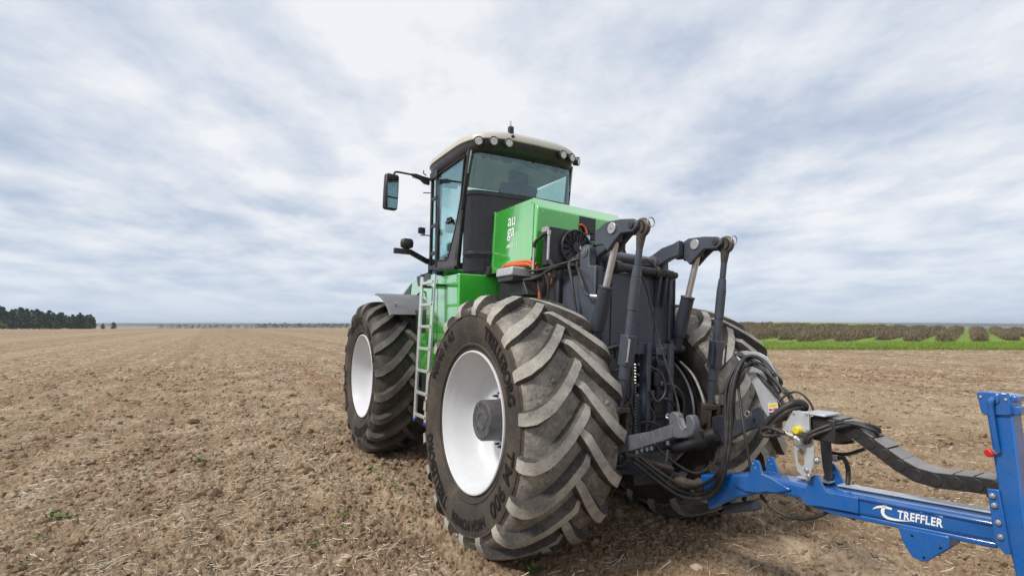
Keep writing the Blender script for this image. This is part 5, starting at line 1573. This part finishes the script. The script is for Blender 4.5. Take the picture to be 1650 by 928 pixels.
# coupling head under the tractor
b = MB(); b.cyl((0, -.93, .56), (0, -1.20, .575), .035); b.cyl((0, -1.16, .575), (0, -1.25, .58), .058); b.cyl((0, -.85, .555), (0, -.95, .56), .06); PI('hitch_coupling', b, M['rust'], bevel=.008)
b = MB(); b.box((.03, -1.50, .52), (.08, .26, .06), Matrix.Rotation(R(-22), 3, 'X')); PI('support_foot', b, M['navy'], bevel=.008)

# post with cap
b = MB(); b.prism([(-2.862, 1.365), (-2.952, 1.372), (-2.985, .50), (-3.02, .20), (-2.96, .20), (-2.935, .60), (-2.895, .90)], 'x', -.10, .0); post = PI('post', b, M['blue'], bevel=.008)
b = MB(); b.prism([(-2.834, 1.446), (-2.842, 1.455), (-2.945, 1.460), (-2.952, 1.372), (-2.945, 1.362), (-2.858, 1.352), (-2.848, 1.362)], 'x', -.112, -.10); b.box((-.05, -2.90, 1.408), (.11, .11, .085)); b.box((-.05, -2.955, 1.435), (.11, .03, .025)); b.box((-.05, -2.965, 1.385), (.11, .025, .04)); cap = PI('post_cap', b, M['blue'], parent=post, bevel=.005)
b = MB(); b.tube([(-.112, -2.895, 1.425), (-.128, -2.893, 1.427), (-.134, -2.890, 1.415), (-.130, -2.888, 1.38), (-.122, -2.893, 1.27), (-.112, -2.897, 1.20)], .011); b.cyl((-.11, -2.897, 1.428), (-.12, -2.897, 1.428), .018); PI('handle_bar', b, M['blue'], parent=post)
b = MB()
for y, z in ((-2.850, 1.432), (-2.935, 1.43)):
    b.cyl((-.112, y, z), (-.117, y, z), .007, n=6)
b.cyl((-.112, -2.907, 1.448), (-.115, -2.907, 1.448), .006)
for y, z in ((-2.872, 1.005), (-2.876, .965), (-2.886, .895), (-2.890, .835)):
    b.cyl((-.118, y, z), (-.128, y, z), .011, n=20); b.cyl((-.128, y, z), (-.131, y, z), .006)
PI('bolt', b, M['steel'], parent=post, bevel=.002)
b = MB(); b.prism([(-2.853, 1.03), (-2.893, 1.035), (-2.92, .77), (-2.90, .765), (-2.868, .80)], 'x', -.118, -.10); PI('flange_plate', b, M['blue'], parent=post, bevel=.003)
b = MB(); k0, k1, k2 = [Vector(q_) for q_ in [(-0.100,-2.889,1.195),(-0.120,-2.878,1.192),(-0.140,-2.870,1.190)]]; b.cyl(k0, k1, .011); kn = PI('knob_stem', b, M['steel'], parent=post)
b = MB(); b.cyl(k1, k2, .015, .018, 24); PI('knob', b, M['red'], parent=post, bevel=.005)

# energy chain along the top
CH = [(-2.061,1.215),(-2.167,1.228),(-2.259,1.215),(-2.332,1.174),(-2.413,1.125),(-2.496,1.073),(-2.569,1.044),(-2.651,1.039),(-2.735,1.051),(-2.815,1.060),(-2.877,1.065)]
cpts = spline([Vector((0, y, z - .036)) for y, z in CH], 5)
acc = [0.0]
for i in range(1, len(cpts)):
    acc.append(acc[-1] + (cpts[i] - cpts[i - 1]).length)
nl = int(acc[-1] / .078)
def at_len(d_):
    i = max(k for k in range(len(acc) - 1) if acc[k] <= d_ + 1e-9); t_ = (d_ - acc[i]) / (acc[i + 1] - acc[i]); return cpts[i] + (cpts[i + 1] - cpts[i]) * min(t_, 1)
b = MB(); lid = MB()
for k in range(nl):
    p0, p1 = at_len(acc[-1] * k / nl), at_len(acc[-1] * (k + 1) / nl)
    d_ = (p1 - p0).normalized(); up_ = Vector((1, 0, 0)).cross(d_); up_ = up_ if up_.z > 0 else -up_
    for x in (-.058, .058):
        b.bar(p0 - d_ * .004 + Vector((x, 0, 0)), p1 + d_ * .004 + Vector((x, 0, 0)), .012 + .001 * (k % 2), .072, (0, 0, 1))
        s_ = -1 if x < 0 else 1
        b.cyl(p1 + Vector((x + s_ * .006, 0, 0)), p1 + Vector((x + s_ * .0095, 0, 0)), .030, .028, 24)
    b.bar(p0 - up_ * .033, p1 - up_ * .033, .10, .006)
    lid.bar(p0 + d_ * .004 + up_ * .0375, p1 - d_ * .004 + up_ * .0375, .124, .007)
ch = PI('energy_chain', b, M['chain'], bevel=.003)
PI('chain_lid', lid, M['chaintop'], parent=ch, bevel=.002)
b = MB(); b.box((-.005, -2.862, 1.02), (.12, .06, .085)); b.box((.0, -2.865, .972), (.11, .05, .012)); PI('chain_end', b, M['black'], parent=ch, bevel=.004)

# zinc plates of the hose carrier
hole = [(-2.000,1.017),(-2.016,1.034),(-2.034,1.027),(-2.040,0.993),(-2.038,0.950),(-2.023,0.936),(-2.002,0.953)]
outl = [(-1.971,1.134),(-2.086,1.154),(-2.096,1.051),(-2.096,0.971),(-2.056,0.860),(-2.038,0.866),(-1.992,0.904),(-1.980,0.980)]
b = MB(); b.prism(outl[:1] + hole[:1] + hole[::-1][:-1] + hole[:1] + outl[:1] + outl[1:] if False else outl, 'x', -.126, -.118)
hp_ = PI('carrier_plate', b, M['galv'], bevel=.002)
b = MB(); b.prism(hole, 'x', -.1275, -.1262); PI('slot', b, M['soil'], parent=hp_)
b = MB()
for y, z in [(-2.051,0.919),(-2.060,0.886)]:
    b.cyl((-.126, y, z), (-.136, y, z), .012, n=20)
y_, z_ = [(-2.100,0.986)][0]
b.cyl((-.136, y_, z_), (-.11, y_ - .02, z_), .014); b.cyl((-.13, y_ - .005, z_), (-.12, y_ - .01, z_), .022)
PI('bolt', b, M['steel'], parent=hp_, bevel=.003)
b = MB(); b.prism([(-2.022,1.169),(-2.087,1.179),(-2.095,1.036),(-2.095,0.857),(-2.058,0.830),(-2.040,0.909),(-2.031,1.042)], 'x', .055, .063); PI('carrier_plate', b, M['hub'], bevel=.002)
b = MB(); b.prism([(-1.963,1.243),(-2.081,1.253),(-2.084,1.137),(-1.942,1.119),(-1.871,1.106)] if False else [(-1.980,1.250),(-2.087,1.258),(-2.090,1.164),(-2.086,1.138),(-1.926,1.124)], 'x', -.15, -.138)
b.box((-.06, -2.11, 1.245), (.16, .13, .012)); cov = PI('carrier_cover', b, M['galv'], bevel=.004)
b = MB()
for y, z in [(-2.001,1.235),(-2.078,1.243),(-2.078,1.149),(-2.005,1.143)]:
    b.cyl((-.15, y, z), (-.155, y, z), .008, n=6)
PI('screw', b, M['steel'], parent=cov)
b = MB(); b.box((-.02, -2.14, 1.16), (.18, .14, .13)); PI('carrier_box', b, M['chain'], bevel=.008)
# ball valve with yellow cap
vy = [(-0.165,-2.029,1.145),(-0.165,-2.009,1.106),(-0.165,-2.033,1.082),(-0.165,-1.964,1.112),(-0.165,-1.941,1.126)]
b = MB(); b.cyl(Vector(vy[0]) + Vector((.02, 0, 0)), Vector(vy[0]) + Vector((-.018, .004, 0)), .024, .021, 20); b.box(Vector(vy[0]) + Vector((0, .018, -.004)), (.012, .03, .016)); PI('dust_cap', b, M['yellow'], bevel=.003)
b = MB(); b.cyl(Vector(vy[3]), Vector(vy[1]), .016); b.cyl(Vector(vy[1]), Vector(vy[2]), .020); b.cyl(Vector(vy[2]) + Vector((-.02, 0, 0)), Vector(vy[2]) + Vector((.03, 0, 0)), .022); b.cyl(Vector(vy[4]), Vector(vy[3]), .013); PI('valve_fitting', b, M['steel'], bevel=.003)

# hose guide arms in zinc sheet
b = MB(); b.prism([(-1.447,1.536),(-1.524,1.475),(-1.622,1.461),(-1.699,1.356),(-1.739,1.255),(-1.746,1.220),(-1.677,1.133),(-1.631,1.204),(-1.589,1.312),(-1.522,1.432),(-1.461,1.506)], 'x', .096, .104); ga = PI('hose_guide', b, M['galv'], bevel=.002)
b = MB(); b.prism([(-1.345,1.554),(-1.442,1.567),(-1.544,1.559),(-1.600,1.532),(-1.635,1.478),(-1.668,1.409),(-1.695,1.299),(-1.675,1.242),(-1.625,1.342),(-1.577,1.414),(-1.498,1.460),(-1.400,1.498)], 'x', .216, .224); PI('hose_guide', b, M['galv'], bevel=.002)
b = MB(); b.prism([(-1.681,1.232),(-1.746,1.245),(-1.749,1.213),(-1.735,1.167),(-1.682,1.147)], 'x', .0925, .0945); lb = PI('warning_label', b, M['decal'], parent=ga)
b = MB(); b.prism([(-1.686,1.229),(-1.743,1.241),(-1.742,1.220),(-1.685,1.208)], 'x', .0912, .0922); b.build('yellow_band', M['yellow'], None, MI) if False else None
lab = b
o = PI('label_band', lab, M['yellow'], parent=ga)
b = MB(); b.prism([(-1.685,1.200),(-1.711,1.204),(-1.711,1.188),(-1.684,1.184)], 'x', .0912, .0922); b.prism([(-1.716,1.209),(-1.742,1.212),(-1.741,1.196),(-1.715,1.192)], 'x', .0912, .0922); PI('label_picture', b, M['warn'], parent=ga)
b = MB(); b.prism([(-1.684,1.176),(-1.706,1.179),(-1.706,1.167),(-1.684,1.163)], 'x', .0912, .0922); b.prism([(-1.711,1.184),(-1.737,1.191),(-1.736,1.179),(-1.710,1.171)], 'x', .0912, .0922); PI('label_picture', b, M['letter'], parent=ga)

# hoses and cables between tractor and implement
HOSES = [
 ([(-0.340,-0.865,0.751),(-0.250,-0.952,0.672),(-0.160,-1.076,0.565),(-0.120,-1.228,0.552),(-0.110,-1.364,0.614),(-0.110,-1.460,0.763),(-0.080,-1.482,0.949),(-0.040,-1.474,1.173),(0.000,-1.469,1.330),(0.050,-1.486,1.458),(0.080,-1.540,1.520),(0.080,-1.636,1.484),(0.060,-1.727,1.402),(0.040,-1.796,1.322)], .0165),
 ([(-0.360,-0.872,0.728),(-0.240,-0.978,0.610),(-0.150,-1.124,0.519),(-0.125,-1.286,0.539),(-0.120,-1.408,0.619),(-0.120,-1.481,0.749),(-0.100,-1.522,0.959),(-0.060,-1.510,1.221),(-0.020,-1.515,1.378),(0.030,-1.526,1.478),(0.060,-1.569,1.539),(0.100,-1.642,1.517),(0.100,-1.736,1.417)], .0165),
 ([(-0.300,-0.876,0.758),(-0.200,-1.026,0.647),(-0.120,-1.185,0.584),(-0.110,-1.393,0.705),(-0.100,-1.480,0.869),(-0.060,-1.462,1.089),(-0.020,-1.443,1.295),(0.020,-1.468,1.423),(0.080,-1.476,1.499)], .014),
 ([(-0.060,-1.648,0.782),(-0.060,-1.630,0.896),(-0.060,-1.607,1.032),(-0.020,-1.557,1.204),(0.020,-1.514,1.342),(0.040,-1.522,1.444),(0.040,-1.590,1.482),(0.020,-1.703,1.458),(0.000,-1.807,1.389),(-0.020,-1.867,1.327)], .0105),
 ([(-0.060,-1.534,1.060),(-0.020,-1.505,1.218),(0.020,-1.495,1.362),(0.020,-1.546,1.446),(0.020,-1.623,1.498),(0.000,-1.717,1.497),(-0.020,-1.805,1.441)], .010),
 ([(0.160,-1.399,1.540),(0.140,-1.511,1.508),(0.100,-1.620,1.407),(0.060,-1.733,1.330),(0.000,-1.844,1.261),(-0.040,-1.906,1.212)], .015),
 ([(0.200,-1.390,1.552),(0.160,-1.535,1.474),(0.120,-1.651,1.392),(0.080,-1.755,1.355),(0.020,-1.858,1.331),(-0.040,-1.929,1.275),(-0.100,-1.928,1.228),(-0.160,-1.909,1.179),(-0.200,-1.877,1.111)], .019),
 ([(-0.190,-1.830,1.124),(-0.190,-1.873,1.183),(-0.180,-1.932,1.242),(-0.150,-1.984,1.287),(-0.100,-2.015,1.298),(-0.050,-2.014,1.273),(-0.030,-1.986,1.230)], .022),
 ([(-0.190,-1.845,1.093),(-0.180,-1.890,1.163),(-0.170,-1.948,1.226),(-0.130,-1.994,1.265),(-0.080,-2.013,1.271)], .020),
 ([(-0.190,-1.964,1.118),(-0.200,-1.917,1.133),(-0.200,-1.862,1.134),(-0.200,-1.829,1.117),(-0.200,-1.828,1.091),(-0.190,-1.861,1.085),(-0.180,-1.927,1.103)], .016),
 ([(-0.050,-1.851,1.281),(-0.040,-1.903,1.332),(-0.030,-1.960,1.346),(-0.020,-2.006,1.313),(-0.010,-2.032,1.264),(0.000,-2.038,1.206)], .0075),
 ([(-0.140,-2.055,1.073),(-0.150,-2.073,1.113),(-0.130,-2.112,1.153),(-0.090,-2.181,1.188),(-0.070,-2.270,1.218),(-0.050,-2.348,1.216),(0.020,-2.363,1.195),(0.080,-2.340,1.161),(0.100,-2.294,1.161)], .013),
 ([(-0.140,-2.051,1.086),(-0.150,-2.080,1.128),(-0.130,-2.141,1.171),(-0.090,-2.198,1.201),(-0.080,-2.291,1.216),(-0.060,-2.373,1.198),(-0.020,-2.380,1.169)], .013),
 ([(-0.140,-2.073,1.080),(-0.150,-2.094,1.117),(-0.130,-2.133,1.146),(-0.100,-2.193,1.177),(-0.080,-2.281,1.211)], .013),
 ([(0.100,-2.010,1.070),(0.100,-2.075,1.060),(0.100,-2.138,1.065),(0.100,-2.200,1.085)], .012),
 ([(0.120,-2.011,1.094),(0.120,-2.084,1.089),(0.120,-2.154,1.095)], .010),
 ([(0.080,-2.040,1.005),(0.100,-2.090,0.994),(0.100,-2.163,1.006),(0.100,-2.257,1.054)], .012),
 ([(0.080,-2.117,0.974),(0.080,-2.148,0.981),(0.080,-2.167,0.950),(0.080,-2.172,0.902),(0.060,-2.176,0.843)], .015),
 ([(0.000,-1.668,0.652),(-0.010,-1.717,0.616),(-0.020,-1.802,0.586),(-0.030,-1.915,0.586),(-0.040,-2.026,0.627),(-0.040,-2.120,0.691)], .012),
]
for i, (p, r_) in enumerate(HOSES):
    b = MB(); b.tube(p, r_ * 0.86, 10); PI('hydraulic_hose' if r_ > .009 else 'electric_cable', b, M['rubber'])
b = MB(); hf = [(0.080,-2.060,0.965),(0.080,-2.092,0.969),(0.080,-2.121,0.975)]
b.cyl(hf[0], hf[1], .017); P0 = b; PI('hose_fitting', b, M['rust'])
b = MB(); b.cyl(hf[1], hf[2], .019); PI('hose_fitting', b, M['steel'], bevel=.003)

for o in list(bpy.data.objects):
    if o.type == 'MESH' and o.name.split('.')[0] in ('bolt', 'hydraulic_hose', 'hose_fitting', 'panel_gap', 'coolant_hose', 'conduit', 'pipe', 'pipe_fittings', 'coupling_jaw', 'handle', 'weld_seam', 'display', 'sunshade', 'screw', 'wheel_nuts', 'bolt_hole', 'cable', 'hitch_rail', 'sticker', 'console', 'carrier_plate', 'bonnet_window', 'label_picture', 'rod_fork', 'brake_pipe', 'cylinder_bracket', 'wear_plate', 'rung_end', 'ladder_bracket', 'foot_bracket', 'bracket'):
        split_pieces(o)
for o in bpy.data.objects:
    for a_, c_ in (('wheel_nuts', 'wheel_nut'), ('pipe_fittings', 'pipe_fitting')):
        if o.name.startswith(a_):
            o.name = c_
